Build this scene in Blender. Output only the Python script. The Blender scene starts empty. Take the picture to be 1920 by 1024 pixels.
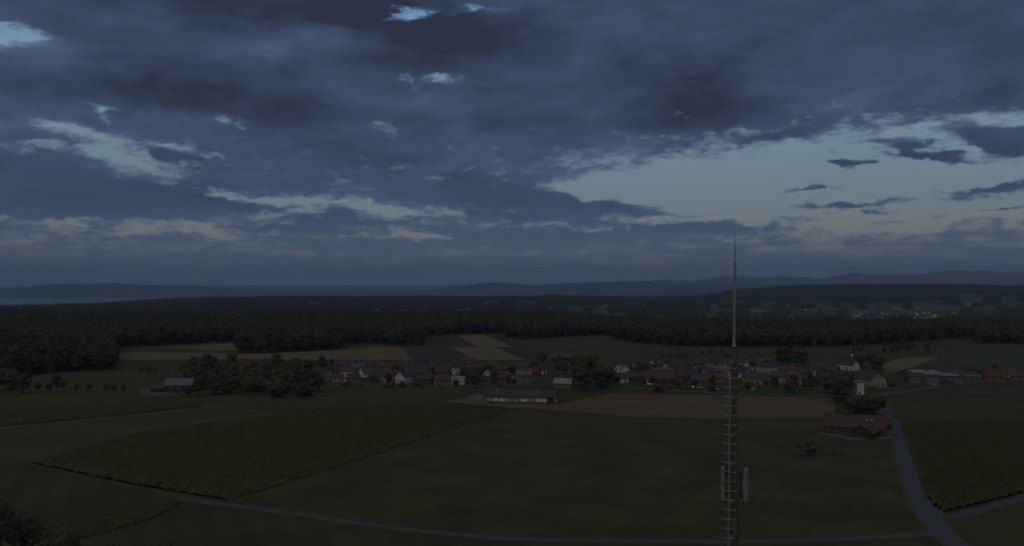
import bpy, bmesh, math, random
import numpy as np
from mathutils import Vector, Matrix, noise as mnoise
R = math.radians
random.seed(7)
rng = np.random.default_rng(7)
scene = bpy.context.scene
COL = scene.collection

# ------------------------------------------------------------------ camera
H = 60.0            # eye height above the fields
F = 1663.0          # focal length in photo pixels (photo 1920 wide)
HY = 530.0          # photo row of the horizon
cam_d = bpy.data.cameras.new('camera')
cam = bpy.data.objects.new('camera', cam_d); COL.objects.link(cam)
cam.location = (0, 0, H); cam.rotation_euler = (R(90), 0, 0)
cam_d.sensor_width = 36.0; cam_d.lens = 36.0 * F / 1920.0
cam_d.shift_y = (HY - 512.0) / 1920.0
cam_d.clip_start = 0.5; cam_d.clip_end = 120000.0
scene.camera = cam

# ------------------------------------------------------------------ render settings
scene.render.engine = 'CYCLES'
cy = scene.cycles
cy.use_denoising = True
try: cy.denoiser = 'OPENIMAGEDENOISE'
except Exception: pass
cy.max_bounces = 4; cy.diffuse_bounces = 2; cy.glossy_bounces = 2; cy.transmission_bounces = 2
cy.volume_bounces = 1; cy.transparent_max_bounces = 4
scene.view_settings.view_transform = 'Standard'
scene.view_settings.look = 'None'
scene.view_settings.gamma = 1.0
scene.view_settings.use_curve_mapping = False
scene.view_settings.exposure = 0.0

SUN_EL, SUN_AZ = 52.0, 200.0     # degrees; azimuth clockwise from the view direction (+Y): behind and to the left

# ------------------------------------------------------------------ world: dusk sky with a broken cloud deck
def s2l(c):
    c = c / 255.0
    return c / 12.92 if c <= 0.04045 else ((c + 0.055) / 1.055) ** 2.4
def lin(r, g, b): return (s2l(r), s2l(g), s2l(b), 1.0)

world = bpy.data.worlds.new('World'); scene.world = world; world.use_nodes = True
wt = world.node_tree; wn = wt.nodes; wl = wt.links
wn.clear()
def N(kind, **kw):
    n = wn.new(kind)
    for k, v in kw.items(): setattr(n, k, v)
    return n
def put(sock, v):
    if isinstance(v, bpy.types.NodeSocket): wl.new(v, sock)
    else: sock.default_value = v
def M(op, a, b=0.0, c=0.0, clamp=False):
    n = N('ShaderNodeMath', operation=op, use_clamp=clamp)
    put(n.inputs[0], a); put(n.inputs[1], b); put(n.inputs[2], c)
    return n.outputs[0]
def smooth(x, a, b):
    n = N('ShaderNodeMapRange', interpolation_type='SMOOTHSTEP')
    put(n.inputs['Value'], x); n.inputs['From Min'].default_value = a; n.inputs['From Max'].default_value = b
    return n.outputs['Result']
def noise3(vec, scale, detail, rough=0.55, dist=0.0):
    n = N('ShaderNodeTexNoise'); n.noise_dimensions = '3D'
    put(n.inputs['Vector'], vec)
    n.inputs['Scale'].default_value = scale; n.inputs['Detail'].default_value = detail
    n.inputs['Roughness'].default_value = rough; n.inputs['Distortion'].default_value = dist
    return n.outputs['Fac']
def mixc(f, a, b):
    n = N('ShaderNodeMix', data_type='RGBA'); put(n.inputs[0], f); put(n.inputs[6], a); put(n.inputs[7], b)
    return n.outputs[2]

tc = N('ShaderNodeTexCoord')
sep = N('ShaderNodeSeparateXYZ'); wl.new(tc.outputs['Generated'], sep.inputs[0])
dx, dy, dz = sep.outputs
azd = M('MULTIPLY', M('ARCTAN2', dx, dy), 180 / math.pi)
eld = M('MULTIPLY', M('ARCSINE', dz), 180 / math.pi)
ang = N('ShaderNodeCombineXYZ'); wl.new(azd, ang.inputs[0]); wl.new(eld, ang.inputs[1]); ang = ang.outputs[0]
# coordinates on a flat cloud layer
zz = M('ADD', M('MAXIMUM', dz, 0.0), 0.07)
cp = N('ShaderNodeCombineXYZ'); wl.new(M('DIVIDE', dx, zz), cp.inputs[0]); wl.new(M('DIVIDE', dy, zz), cp.inputs[1]); cp = cp.outputs[0]
pv = N('ShaderNodeVectorMath', operation='MULTIPLY'); wl.new(ang, pv.inputs[0]); pv.inputs[1].default_value = (.5, 1.25, 0); puffv = pv.outputs[0]
# small wobble so that the hand placed cloud banks have ragged outlines
wob = N('ShaderNodeTexNoise'); wl.new(puffv, wob.inputs['Vector']); wob.inputs['Scale'].default_value = .55; wob.inputs['Detail'].default_value = 7; wob.inputs['Roughness'].default_value = .62
wv = N('ShaderNodeVectorMath', operation='SUBTRACT'); wl.new(wob.outputs['Color'], wv.inputs[0]); wv.inputs[1].default_value = (.5, .5, .5)
ws = N('ShaderNodeVectorMath', operation='MULTIPLY'); wl.new(wv.outputs[0], ws.inputs[0]); ws.inputs[1].default_value = (6.0, 2.4, 0)
wa = N('ShaderNodeVectorMath', operation='ADD'); wl.new(ang, wa.inputs[0]); wl.new(ws.outputs[0], wa.inputs[1])
angw = wa.outputs[0]
def dirdeg(px, py):
    t = (px - 960) / F
    return math.degrees(math.atan(t)), math.degrees(math.atan((HY - py) / F / math.sqrt(1 + t * t)))
def blobs(lst, vec, base):
    acc = base
    for (px, py, rx, ry, rot, w) in lst:
        a, e = dirdeg(px, py)
        m = N('ShaderNodeMapping', vector_type='TEXTURE'); wl.new(vec, m.inputs[0])
        m.inputs[1].default_value = (a, e, 0); m.inputs[2].default_value = (0, 0, R(rot)); m.inputs[3].default_value = (rx * .0338, ry * .0338, 1)
        d = N('ShaderNodeVectorMath', operation='DOT_PRODUCT'); wl.new(m.outputs[0], d.inputs[0]); wl.new(m.outputs[0], d.inputs[1])
        acc = M('MULTIPLY_ADD', M('POWER', 0.3679, d.outputs['Value']), w, acc)
    return acc
COVER = [ # gaps are negative, cloud banks positive: photo x, y, half width, half height, tilt, weight
 (1480,335,370,58,2,-1.55),(1230,335,190,34,6,-1.0),(1760,320,260,72,0,-1.35),(1112,350,95,18,10,-.85),(1900,225,110,22,5,-.7),(1560,205,60,12,0,-.45),(1700,240,120,16,0,-.5),(1350,385,230,22,0,-.75),(1280,414,190,6,2,-.55),(1750,405,260,26,0,-.8),
 (14,66,46,17,0,-1.75),(245,300,80,30,-14,-1.45),(330,285,50,13,0,-.9),(212,212,22,11,0,-1.0),(120,240,60,10,-8,-1.15),(70,275,42,7,0,-.8),
 (430,228,26,9,0,-.6),(730,245,20,9,-10,-.75),(820,152,54,13,0,-1.1),(775,172,20,6,0,-.6),(780,20,44,14,8,-1.35),(890,12,60,8,0,-.75),
 (430,362,55,8,-6,-1.15),(560,375,118,12,-5,-1.35),(740,388,110,9,-4,-1.15),(350,425,220,16,2,-.95),(780,440,110,8,0,-.8),(130,415,120,8,0,-.5),(480,400,100,10,4,-.8),
 (1602,301,42,12,-4,2.7),(1690,278,56,12,-12,1.8),(1770,292,62,9,-8,1.8),(1868,262,80,22,-14,2.1),(1520,358,64,8,6,2.1),(1595,386,115,9,0,1.9),(1850,360,100,10,4,1.9),(1870,388,70,4,0,1.1),
 (1000,378,170,24,-4,1.2),(1130,386,85,11,-10,1.5),(1130,440,400,13,2,1.0),(1340,400,70,3,0,.9),(300,294,42,10,-4,2.2),(140,372,260,40,-3,1.2),(460,377,85,11,-4,1.0),(530,428,80,5,0,1.1),(1425,327,60,3,0,.6),(1520,312,14,4,0,1.2),(1450,260,70,8,8,.9),(620,412,120,7,0,.7)]
DARK = [(620,20,330,46,0,0.58),(360,175,240,58,-6,0.38),(840,85,190,46,10,0.50),(1010,232,300,24,-2,0.30),(1340,185,200,40,-4,0.36),(1290,120,150,60,0,0.14),(640,310,250,26,0,0.13),(120,160,200,24,0,0.18),(1880,200,140,16,0,0.22),(60,340,140,50,0,0.04),
 (490,92,75,22,4,-.36),(1750,60,280,70,0,-.06),(1040,40,160,40,0,-.15),(60,110,120,40,0,-.3),(700,190,200,26,-6,-.22),(620,70,80,22,0,-.3),(200,30,150,24,0,-.15),(300,240,160,24,0,-.15),(1130,250,120,50,0,-.1),(860,250,160,60,0,-.12)]
n_big = noise3(cp, 0.9, 9, 0.6, 0.3)
n_fine = noise3(puffv, 1.0, 10, 0.62, 0.25)
n_tex = noise3(puffv, 2.9, 8, 0.6, 0.2)
n_soft = noise3(puffv, .25, 6, 0.5, 0.5)
st = N('ShaderNodeVectorMath', operation='MULTIPLY'); wl.new(ang, st.inputs[0]); st.inputs[1].default_value = (.13, 1.15, 0)
n_str = noise3(st.outputs[0], 1.0, 7, 0.55)     # flat streaks low over the horizon
po = N('ShaderNodeVectorMath', operation='ADD'); wl.new(puffv, po.inputs[0]); po.inputs[1].default_value = (-.25, .48, 0)
n_a = noise3(puffv, .42, 7, 0.52, 0.3); n_b = noise3(po.outputs[0], .42, 7, 0.52, 0.3)
relief = M('SUBTRACT', n_b, n_a)
cover = M('ADD', blobs(COVER, angw, 0.28), M('ADD', M('MULTIPLY', smooth(eld, 1.5, 8.0), .40), M('MULTIPLY', smooth(eld, 8.0, 13.0), .32)))
nz = M('ADD', M('MULTIPLY', M('SUBTRACT', n_big, .5), .8), M('MULTIPLY', M('SUBTRACT', n_fine, .5), 2.4))
nz = M('ADD', nz, M('MULTIPLY', M('SUBTRACT', n_tex, .5), 1.25))
nz = M('ADD', nz, M('MULTIPLY', M('SUBTRACT', n_str, .5), M('SUBTRACT', 2.6, M('MULTIPLY', smooth(eld, 3.0, 8.5), 2.1))))
dens = M('ADD', cover, nz)
alpha = smooth(dens, -0.55, 0.55)
thick = smooth(M('ADD', cover, M('MULTIPLY', M('SUBTRACT', n_soft, .5), .8)), 0.0, 1.2)
dark = blobs(DARK, angw, 0.42)
dark = M('ADD', dark, M('MULTIPLY', M('SUBTRACT', n_big, .5), .25))
dark = M('ADD', dark, M('MULTIPLY', M('SUBTRACT', n_soft, .5), .85))
dark = M('ADD', dark, M('MULTIPLY', relief, .5))
dark = M('ADD', dark, M('MULTIPLY', M('SUBTRACT', n_fine, .5), .16))
dark = M('ADD', dark, M('MULTIPLY', M('SUBTRACT', thick, .5), .35), clamp=True)
def ramp(fac, stops):
    n = N('ShaderNodeValToRGB'); put(n.inputs[0], fac)
    e = n.color_ramp.elements
    while len(e) < len(stops): e.new(0.5)
    for el, (p, c) in zip(e, stops): el.position = p; el.color = c
    return n.outputs[0]
cloud = ramp(dark, [(0.0, lin(90,112,144)), (0.22, lin(70,87,115)), (0.55, lin(58,71,96)), (1.0, lin(42,46,63))])
eln = M('DIVIDE', eld, 60.0, clamp=True)
lowc = ramp(eln, [(0, lin(78,92,116)), (.10, lin(65,82,108)), (.22, lin(60,74,102)), (.3, lin(60,74,102))])
cloud = mixc(smooth(eld, 1.5, 7.0), lowc, cloud)
clear = ramp(eln, [(0.0, lin(82,94,114)), (.025, lin(110,109,116)), (.05, lin(124,126,125)), (.085, lin(116,131,138)), (.12, lin(114,135,147)), (.18, lin(126,152,166)), (.27, lin(116,156,196)), (1.0, lin(90,124,172))])
# the physical sky behind the clouds
sky = N('ShaderNodeTexSky'); sky.sky_type = 'NISHITA'; sky.sun_disc = False
sky.sun_elevation = R(SUN_EL); sky.sun_rotation = R(SUN_AZ); sky.altitude = 500; sky.air_density = 1.0; sky.dust_density = 1.5; sky.ozone_density = 2.0
nis = N('ShaderNodeMix', data_type='RGBA', blend_type='MULTIPLY'); nis.inputs[0].default_value = 1; wl.new(sky.outputs[0], nis.inputs[6]); nis.inputs[7].default_value = (.05, .05, .05, 1)
clear = mixc(0.2, clear, nis.outputs[2])
alpha = M('MULTIPLY', alpha, M('ADD', M('MULTIPLY', smooth(eld, 0.6, 4.2), .25), .75))
final = mixc(alpha, clear, cloud)
bg = N('ShaderNodeBackground'); wl.new(final, bg.inputs[0])
SKY_STRENGTH = 0.107
final10 = N('ShaderNodeMix', data_type='RGBA', blend_type='MULTIPLY'); final10.inputs[0].default_value = 1
final10.clamp_result = False
wl.new(final, final10.inputs[6]); final10.inputs[7].default_value = (10, 10, 10, 1)
wl.new(final10.outputs[2], bg.inputs[0]); bg.inputs[1].default_value = SKY_STRENGTH
wo = N('ShaderNodeOutputWorld'); wl.new(bg.outputs[0], wo.inputs[0])

# ------------------------------------------------------------------ sun: broad and weak, the bright part of the dusk sky behind the camera
sd = bpy.data.lights.new('sun', 'SUN'); sd.energy = 0.47; sd.angle = R(80); sd.color = (1.0, .82, .50)
sun = bpy.data.objects.new('sun', sd); COL.objects.link(sun)
sv = Vector((math.sin(R(SUN_AZ)) * math.cos(R(SUN_EL)), math.cos(R(SUN_AZ)) * math.cos(R(SUN_EL)), math.sin(R(SUN_EL))))
sun.rotation_euler = sv.to_track_quat('Z', 'Y').to_euler(); sun.location = sv * 200 + Vector((0, 0, 100))

# ------------------------------------------------------------------ helpers
def P(px, py, z=0.0):
    d = (H - z) * F / (py - HY)
    return Vector(((px - 960) / F * d, d, z))
def X(px, d): return (px - 960) / F * d
MATS = {}
def mat(name, col, var=0.25, scale=0.5, rough=0.9, col2=None, spec=0.2, metal=0.0, rand=0.0, stretch=None, bump=0.0):
    if name in MATS: return MATS[name]
    m = bpy.data.materials.new(name); m.use_nodes = True
    nt = m.node_tree; b = nt.nodes['Principled BSDF']
    b.inputs['Roughness'].default_value = rough; b.inputs['Metallic'].default_value = metal
    b.inputs['Specular IOR Level'].default_value = spec
    g = nt.nodes.new('ShaderNodeNewGeometry') if scale < 0.3 else nt.nodes.new('ShaderNodeTexCoord')
    vec = g.outputs['Position'] if scale < 0.3 else g.outputs['Object']
    if stretch:
        mp = nt.nodes.new('ShaderNodeMapping'); nt.links.new(vec, mp.inputs[0])
        mp.inputs[2].default_value = (0, 0, stretch[2] if len(stretch) > 2 else 0); mp.inputs[3].default_value = (stretch[0], stretch[1], 1)
        vec = mp.outputs[0]
    nz = nt.nodes.new('ShaderNodeTexNoise'); nt.links.new(vec, nz.inputs['Vector'])
    nz.inputs['Scale'].default_value = scale; nz.inputs['Detail'].default_value = 8; nz.inputs['Roughness'].default_value = .65
    cr = nt.nodes.new('ShaderNodeValToRGB'); nt.links.new(nz.outputs['Fac'], cr.inputs[0])
    c2 = col2 or tuple(min(1, c * (1 + var)) for c in col); c1 = tuple(c * (1 - var) for c in col)
    cr.color_ramp.elements[0].position = .3; cr.color_ramp.elements[0].color = (*c1, 1)
    cr.color_ramp.elements[1].position = .72; cr.color_ramp.elements[1].color = (*c2, 1)
    out = cr.outputs[0]
    if rand:
        oi = nt.nodes.new('ShaderNodeObjectInfo')
        hs = nt.nodes.new('ShaderNodeHueSaturation'); nt.links.new(out, hs.inputs['Color'])
        mr = nt.nodes.new('ShaderNodeMapRange'); nt.links.new(oi.outputs['Random'], mr.inputs[0]); mr.inputs[3].default_value = 1 - rand; mr.inputs[4].default_value = 1 + rand
        nt.links.new(mr.outputs[0], hs.inputs['Value'])
        m2 = nt.nodes.new('ShaderNodeMath'); m2.operation = 'MULTIPLY'; nt.links.new(oi.outputs['Random'], m2.inputs[0]); m2.inputs[1].default_value = 7.31
        m3 = nt.nodes.new('ShaderNodeMath'); m3.operation = 'FRACT'; nt.links.new(m2.outputs[0], m3.inputs[0])
        mh = nt.nodes.new('ShaderNodeMapRange'); nt.links.new(m3.outputs[0], mh.inputs[0]); mh.inputs[3].default_value = .465; mh.inputs[4].default_value = .515
        nt.links.new(mh.outputs[0], hs.inputs['Hue'])
        out = hs.outputs[0]
    nt.links.new(out, b.inputs['Base Color'])
    if bump:
        bp = nt.nodes.new('ShaderNodeBump'); bp.inputs['Strength'].default_value = bump; nt.links.new(nz.outputs['Fac'], bp.inputs['Height']); nt.links.new(bp.outputs[0], b.inputs['Normal'])
    MATS[name] = m
    return m
def add_rows(m, period, angle, depth=0.35):
    """parallel drill / tractor lines across a field colour"""
    nt = m.node_tree; b = nt.nodes['Principled BSDF']
    src = b.inputs['Base Color'].links[0].from_socket
    g = nt.nodes.new('ShaderNodeNewGeometry'); mp = nt.nodes.new('ShaderNodeMapping'); nt.links.new(g.outputs['Position'], mp.inputs[0])
    mp.inputs[2].default_value = (0, 0, angle)
    w = nt.nodes.new('ShaderNodeTexWave'); nt.links.new(mp.outputs[0], w.inputs['Vector']); w.inputs['Scale'].default_value = 0.314 / period
    w.inputs['Distortion'].default_value = 2.2; w.inputs['Detail'].default_value = 4; w.inputs['Detail Scale'].default_value = .3
    mr = nt.nodes.new('ShaderNodeMapRange'); nt.links.new(w.outputs['Fac'], mr.inputs[0]); mr.inputs[3].default_value = 1 - depth; mr.inputs[4].default_value = 1 + depth * .4
    mx = nt.nodes.new('ShaderNodeMix'); mx.data_type = 'RGBA'; mx.blend_type = 'MULTIPLY'; mx.inputs[0].default_value = 1
    nt.links.new(src, mx.inputs[6]); nt.links.new(mr.outputs[0], mx.inputs[7]); nt.links.new(mx.outputs[2], b.inputs['Base Color'])
    return m

def mesh_obj(name, verts, faces, mats, parent=None, midx=None, smooth_=False):
    me = bpy.data.meshes.new(name)
    me.from_pydata([tuple(v) for v in verts] if not isinstance(verts, np.ndarray) else verts.tolist(), [], faces if isinstance(faces, list) else faces.tolist())
    for m in (mats if isinstance(mats, (list, tuple)) else [mats]): me.materials.append(m)
    if midx is not None: me.polygons.foreach_set('material_index', midx)
    if smooth_: me.polygons.foreach_set('use_smooth', [True] * len(me.polygons))
    me.update()
    o = bpy.data.objects.new(name, me); COL.objects.link(o)
    if parent: o.parent = parent
    return o
def empty(name, loc, rz=0.0, label=None, cat=None, group=None):
    o = bpy.data.objects.new(name, None); COL.objects.link(o); o.location = loc; o.rotation_euler = (0, 0, rz)
    o.empty_display_size = .5
    tag(o, label, cat, group); return o
def tag(o, label=None, cat=None, group=None, kind=None):
    if label: o['label'] = label
    if cat: o['category'] = cat
    if group: o['group'] = group
    if kind: o['kind'] = kind
    return o
def child(name, me, parent, loc=(0, 0, 0), rz=0.0, scale=None):
    o = bpy.data.objects.new(name, me); COL.objects.link(o); o.parent = parent; o.location = loc; o.rotation_euler = (0, 0, rz)
    if scale: o.scale = scale
    return o
class MB:
    def __init__(s): s.v = []; s.f = []; s.m = []
    def box(s, c, d, m=0, rz=0.0):
        i = len(s.v); x, y, z = d[0] / 2, d[1] / 2, d[2] / 2; ca, sa = math.cos(rz), math.sin(rz)
        for a, b, e in ((-1,-1,-1),(1,-1,-1),(1,1,-1),(-1,1,-1),(-1,-1,1),(1,-1,1),(1,1,1),(-1,1,1)):
            u, w = a * x, b * y
            s.v.append((c[0] + u * ca - w * sa, c[1] + u * sa + w * ca, c[2] + e * z))
        for q in ((0,3,2,1),(4,5,6,7),(0,1,5,4),(1,2,6,5),(2,3,7,6),(3,0,4,7)): s.f.append([i + k for k in q]); s.m.append(m)
    def poly(s, pts, m=0):
        i = len(s.v); s.v += [tuple(p) for p in pts]; s.f.append(list(range(i, i + len(pts)))); s.m.append(m)
    def tube(s, a, b, r0, r1, n=10, m=0, cap=True):
        a = Vector(a); b = Vector(b); q = (b - a).to_track_quat('Z', 'Y'); i = len(s.v)
        for p, r in ((a, r0), (b, r1)):
            for k in range(n):
                t = 2 * math.pi * k / n; s.v.append(tuple(p + q @ Vector((r * math.cos(t), r * math.sin(t), 0))))
        for k in range(n): s.f.append([i + k, i + (k + 1) % n, i + n + (k + 1) % n, i + n + k]); s.m.append(m)
        if cap:
            s.f.append([i + k for k in range(n)][::-1]); s.m.append(m); s.f.append([i + n + k for k in range(n)]); s.m.append(m)
    def prism(s, prof, x0, x1, m=0):
        """profile in (y, z), extruded along x"""
        i = len(s.v); n = len(prof)
        for x in (x0, x1):
            for (y, z) in prof: s.v.append((x, y, z))
        for k in range(n): s.f.append([i + k, i + n + k, i + n + (k + 1) % n, i + (k + 1) % n][::-1]); s.m.append(m)
        s.f.append([i + k for k in range(n)]); s.m.append(m); s.f.append([i + n + k for k in range(n)][::-1]); s.m.append(m)
    def mesh(s, name, mats):
        me = bpy.data.meshes.new(name); me.from_pydata(s.v, [], s.f)
        for m in (mats if isinstance(mats, (list, tuple)) else [mats]): me.materials.append(m)
        me.polygons.foreach_set('material_index', s.m); me.update()
        bm = bmesh.new(); bm.from_mesh(me); bmesh.ops.recalc_face_normals(bm, faces=bm.faces); bm.to_mesh(me); bm.free()
        return me
    def obj(s, name, mats, parent=None): return child(name, s.mesh(name, mats), parent) if parent else child(name, s.mesh(name, mats), None)

# ------------------------------------------------------------------ terrain
DST = np.array([0,950,1060,1300,1600,2200,3000,3600,4200,4700,5200,6000,7500,12000,60000], float)
TAB = {
 -900:[0,0,0,-5,-15,-25,-40,-60,-90,-110,-125,-132,-136,-136,-136],
    0:[0,0,0,-5,-15,-25,-40,-60,-90,-110,-125,-132,-136,-136,-136],
  380:[0,0,0,-6,-14,-28,-32,-36,-40,-45,-50,-90,-134,-136,-136],
  600:[0,0,0,-2,-11,-32,-39,-34,-31,-37,-46,-60,-120,-134,-136],
 1000:[0,0,0,-2,-11,-32,-43,-38,-34,-37,-46,-80,-112,-120,-120],
 1290:[0,0,-3,-14,-30,-58,-60,-55,-48,-46,-48,-70,-100,-110,-110],
 1400:[0,0,-3,-14,-30,-58,-67,-62,-45,-20,3,-20,-90,-100,-100],
 1500:[0,0,-3,-14,-30,-58,-70,-60,-36,-6,21,0,-80,-100,-100],
 1650:[0,0,-3,-14,-30,-58,-70,-60,-30,0,27,10,-80,-100,-100],
 1800:[0,0,-3,-14,-30,-58,-70,-58,-28,2,27,10,-80,-100,-100],
 1920:[0,0,-3,-14,-30,-58,-66,-52,-22,4,21,10,-80,-100,-100],
 2900:[0,0,-3,-14,-30,-58,-56,-46,-22,0,12,5,-80,-100,-100]}
TPX = np.array(sorted(TAB)); TZ = np.array([TAB[k] for k in sorted(TAB)], float)
def smooth_interp(xs, ys, x):
    i = int(np.clip(np.searchsorted(xs, x) - 1, 0, len(xs) - 2)); t = min(1, max(0, (x - xs[i]) / (xs[i + 1] - xs[i])))
    return ys[i] + (ys[i + 1] - ys[i]) * t
def terrain(x, y):
    r = math.hypot(x, y)
    az = max(-R(49), min(R(49), math.atan2(x, y)))
    d = y if abs(math.atan2(x, y)) < R(49) else r * math.cos(R(49))
    if d <= 950: return 0.0
    px = 960 + F * math.tan(az)
    i = int(np.clip(np.searchsorted(TPX, px) - 1, 0, len(TPX) - 2)); t = min(1, max(0, (px - TPX[i]) / (TPX[i + 1] - TPX[i]))); t = t * t * (3 - 2 * t)
    j = int(np.clip(np.searchsorted(DST, d) - 1, 0, len(DST) - 2)); u = (d - DST[j]) / (DST[j + 1] - DST[j])
    z = (TZ[i, j] * (1 - u) + TZ[i, j + 1] * u) * (1 - t) + (TZ[i + 1, j] * (1 - u) + TZ[i + 1, j + 1] * u) * t
    k = min(1, max(0, d - 1100) / 1500)
    return z + k * (5.0 * mnoise.noise((x * .0016, y * .0016, 3.1)) + 2.5 * mnoise.noise((x * .005, y * .004, 9.1)))
def hit(px, py):
    t = (px - 960) / F; s = (py - HY) / F; d = 200.0; prev = d
    while d < 14000:
        if H - s * d <= terrain(t * d, d):
            lo, hi = prev, d
            for _ in range(18):
                md = (lo + hi) / 2
                if H - s * md <= terrain(t * md, md): hi = md
                else: lo = md
            return Vector((t * hi, hi, terrain(t * hi, hi)))
        prev = d; d += 12 if d < 6000 else 60
    return Vector((t * 9000, 9000, terrain(t * 9000, 9000)))

def ground_material():
    m = bpy.data.materials.new('meadow_and_far_fields'); m.use_nodes = True; nt = m.node_tree; b = nt.nodes['Principled BSDF']
    b.inputs['Roughness'].default_value = .95; b.inputs['Specular IOR Level'].default_value = .1
    g = nt.nodes.new('ShaderNodeNewGeometry')
    mp = nt.nodes.new('ShaderNodeMapping'); nt.links.new(g.outputs['Position'], mp.inputs[0]); mp.inputs[2].default_value = (0, 0, .5); mp.inputs[3].default_value = (1 / 170, 1 / 190, 0)
    v = nt.nodes.new('ShaderNodeTexVoronoi'); v.feature = 'F1'; v.distance = 'CHEBYCHEV'; v.inputs['Scale'].default_value = 1; v.inputs['Randomness'].default_value = .8; nt.links.new(mp.outputs[0], v.inputs['Vector'])
    sp = nt.nodes.new('ShaderNodeSeparateColor'); nt.links.new(v.outputs['Color'], sp.inputs[0])
    def rmp(src, stops):
        cr = nt.nodes.new('ShaderNodeValToRGB'); cr.color_ramp.interpolation = 'CONSTANT'; nt.links.new(src, cr.inputs[0]); e = cr.color_ramp.elements
        while len(e) < len(stops): e.new(.5)
        for el, (p, c) in zip(e, stops): el.position = p; el.color = (*c, 1)
        return cr.outputs[0]
    far = rmp(sp.outputs[0], [(0, (.05,.06,.028)), (.2, (.07,.08,.036)), (.4, (.038,.046,.024)), (.55, (.078,.085,.042)), (.7, (.11,.092,.06)), (.8, (.065,.075,.033)), (.93, (.11,.085,.055))])
    near = rmp(sp.outputs[0], [(0, (.067,.071,.028)), (.33, (.073,.078,.03)), (.66, (.06,.064,.025))])
    sx = nt.nodes.new('ShaderNodeSeparateXYZ'); nt.links.new(g.outputs['Position'], sx.inputs[0])
    mr = nt.nodes.new('ShaderNodeMapRange'); nt.links.new(sx.outputs[1], mr.inputs[0]); mr.inputs[1].default_value = 1500; mr.inputs[2].default_value = 1501
    mx = nt.nodes.new('ShaderNodeMix'); mx.data_type = 'RGBA'; nt.links.new(mr.outputs[0], mx.inputs[0]); nt.links.new(near, mx.inputs[6]); nt.links.new(far, mx.inputs[7])
    nz = nt.nodes.new('ShaderNodeTexNoise'); nt.links.new(g.outputs['Position'], nz.inputs['Vector']); nz.inputs['Scale'].default_value = .07; nz.inputs['Detail'].default_value = 10; nz.inputs['Roughness'].default_value = .7
    m2 = nt.nodes.new('ShaderNodeMapRange'); nt.links.new(nz.outputs['Fac'], m2.inputs[0]); m2.inputs[1].default_value = .25; m2.inputs[2].default_value = .75; m2.inputs[3].default_value = .68; m2.inputs[4].default_value = 1.3
    mm = nt.nodes.new('ShaderNodeMix'); mm.data_type = 'RGBA'; mm.blend_type = 'MULTIPLY'; mm.inputs[0].default_value = 1; nt.links.new(mx.outputs[2], mm.inputs[6]); nt.links.new(m2.outputs[0], mm.inputs[7])
    nt.links.new(mm.outputs[2], b.inputs['Base Color'])
    return m
def polar_grid(azs, rs, zf):
    v = []; f = []
    for a in azs:
        for r in rs:
            x, y = r * math.sin(a), r * math.cos(a); v.append((x, y, zf(x, y, a, r)))
    n = len(rs)
    for i in range(len(azs) - 1):
        for j in range(n - 1): f.append([i * n + j, (i + 1) * n + j, (i + 1) * n + j + 1, i * n + j + 1])
    return v, f
azs = np.radians(np.concatenate([np.arange(-180, -50, 6), np.linspace(-50, 50, 161), np.arange(54, 181, 6)]))
rs = np.unique(np.concatenate([[0, 100, 300, 600, 900, 945, 1000, 1060], np.geomspace(1100, 9000, 84), np.geomspace(9500, 60000, 14)]))
gv, gf = polar_grid(azs, rs, lambda x, y, a, r: terrain(x, y))
tag(mesh_obj('ground', gv, gf, ground_material(), smooth_=True), kind='structure')

# lake
lm = mat('lake_water', (.05,.07,.09), .1, .001, .12, spec=.5)
tag(mesh_obj('lake', [(-26000, 5400, -130), (-2200, 5400, -130), (-2900, 12600, -130), (-26000, 12600, -130)], [[0, 1, 2, 3]], lm), kind='structure')

# far ranges, each with its real depth
def prof(pts, px):
    xs = [p[0] for p in pts]; ys = [p[1] for p in pts]
    return float(np.interp(px, xs, ys))
def far_range(name, pts, d0, half, base, m, nz_amp, nz_sc, n_a=340):
    aa = np.linspace(math.atan((pts[0][0] - 960) / F), math.atan((pts[-1][0] - 960) / F), n_a)
    rr = np.linspace(d0 - half, d0 + half, 19)
    def zf(x, y, a, r):
        t = (r - d0) / half; px = 960 + F * math.tan(a); dd = d0 * math.cos(a)
        top = H + (HY - prof(pts, px)) * dd / F
        k = (math.cos(math.pi * t) + 1) / 2
        nn = mnoise.fractal((x * nz_sc, y * nz_sc, 1.7), 0.9, 2.1, 5)
        return base + (top - base) * k + nz_amp * nn * (.3 + .7 * k) * (1 if abs(t) < .99 else 0)
    v, f = polar_grid(aa, rr, zf)
    return tag(mesh_obj(name, v, f, m, smooth_=True), kind='structure')
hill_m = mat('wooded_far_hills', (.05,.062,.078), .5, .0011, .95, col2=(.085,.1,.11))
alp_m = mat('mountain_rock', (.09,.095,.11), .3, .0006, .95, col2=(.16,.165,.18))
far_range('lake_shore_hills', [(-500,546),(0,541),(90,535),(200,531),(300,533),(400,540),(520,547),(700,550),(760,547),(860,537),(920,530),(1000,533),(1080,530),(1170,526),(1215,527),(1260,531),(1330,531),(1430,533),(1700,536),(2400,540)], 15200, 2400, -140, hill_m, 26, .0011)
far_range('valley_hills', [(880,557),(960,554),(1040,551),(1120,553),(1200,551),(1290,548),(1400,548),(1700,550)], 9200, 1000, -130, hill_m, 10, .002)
far_range('mountains', [(1180,530),(1290,526),(1340,523),(1400,519),(1440,522),(1500,523),(1560,520),(1640,517),(1700,513),(1760,510),(1790,512),(1830,509),(1880,512),(1920,514),(2050,510),(2200,515),(2500,521)], 20500, 2600, -140, alp_m, 105, .0013, 520)

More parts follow.
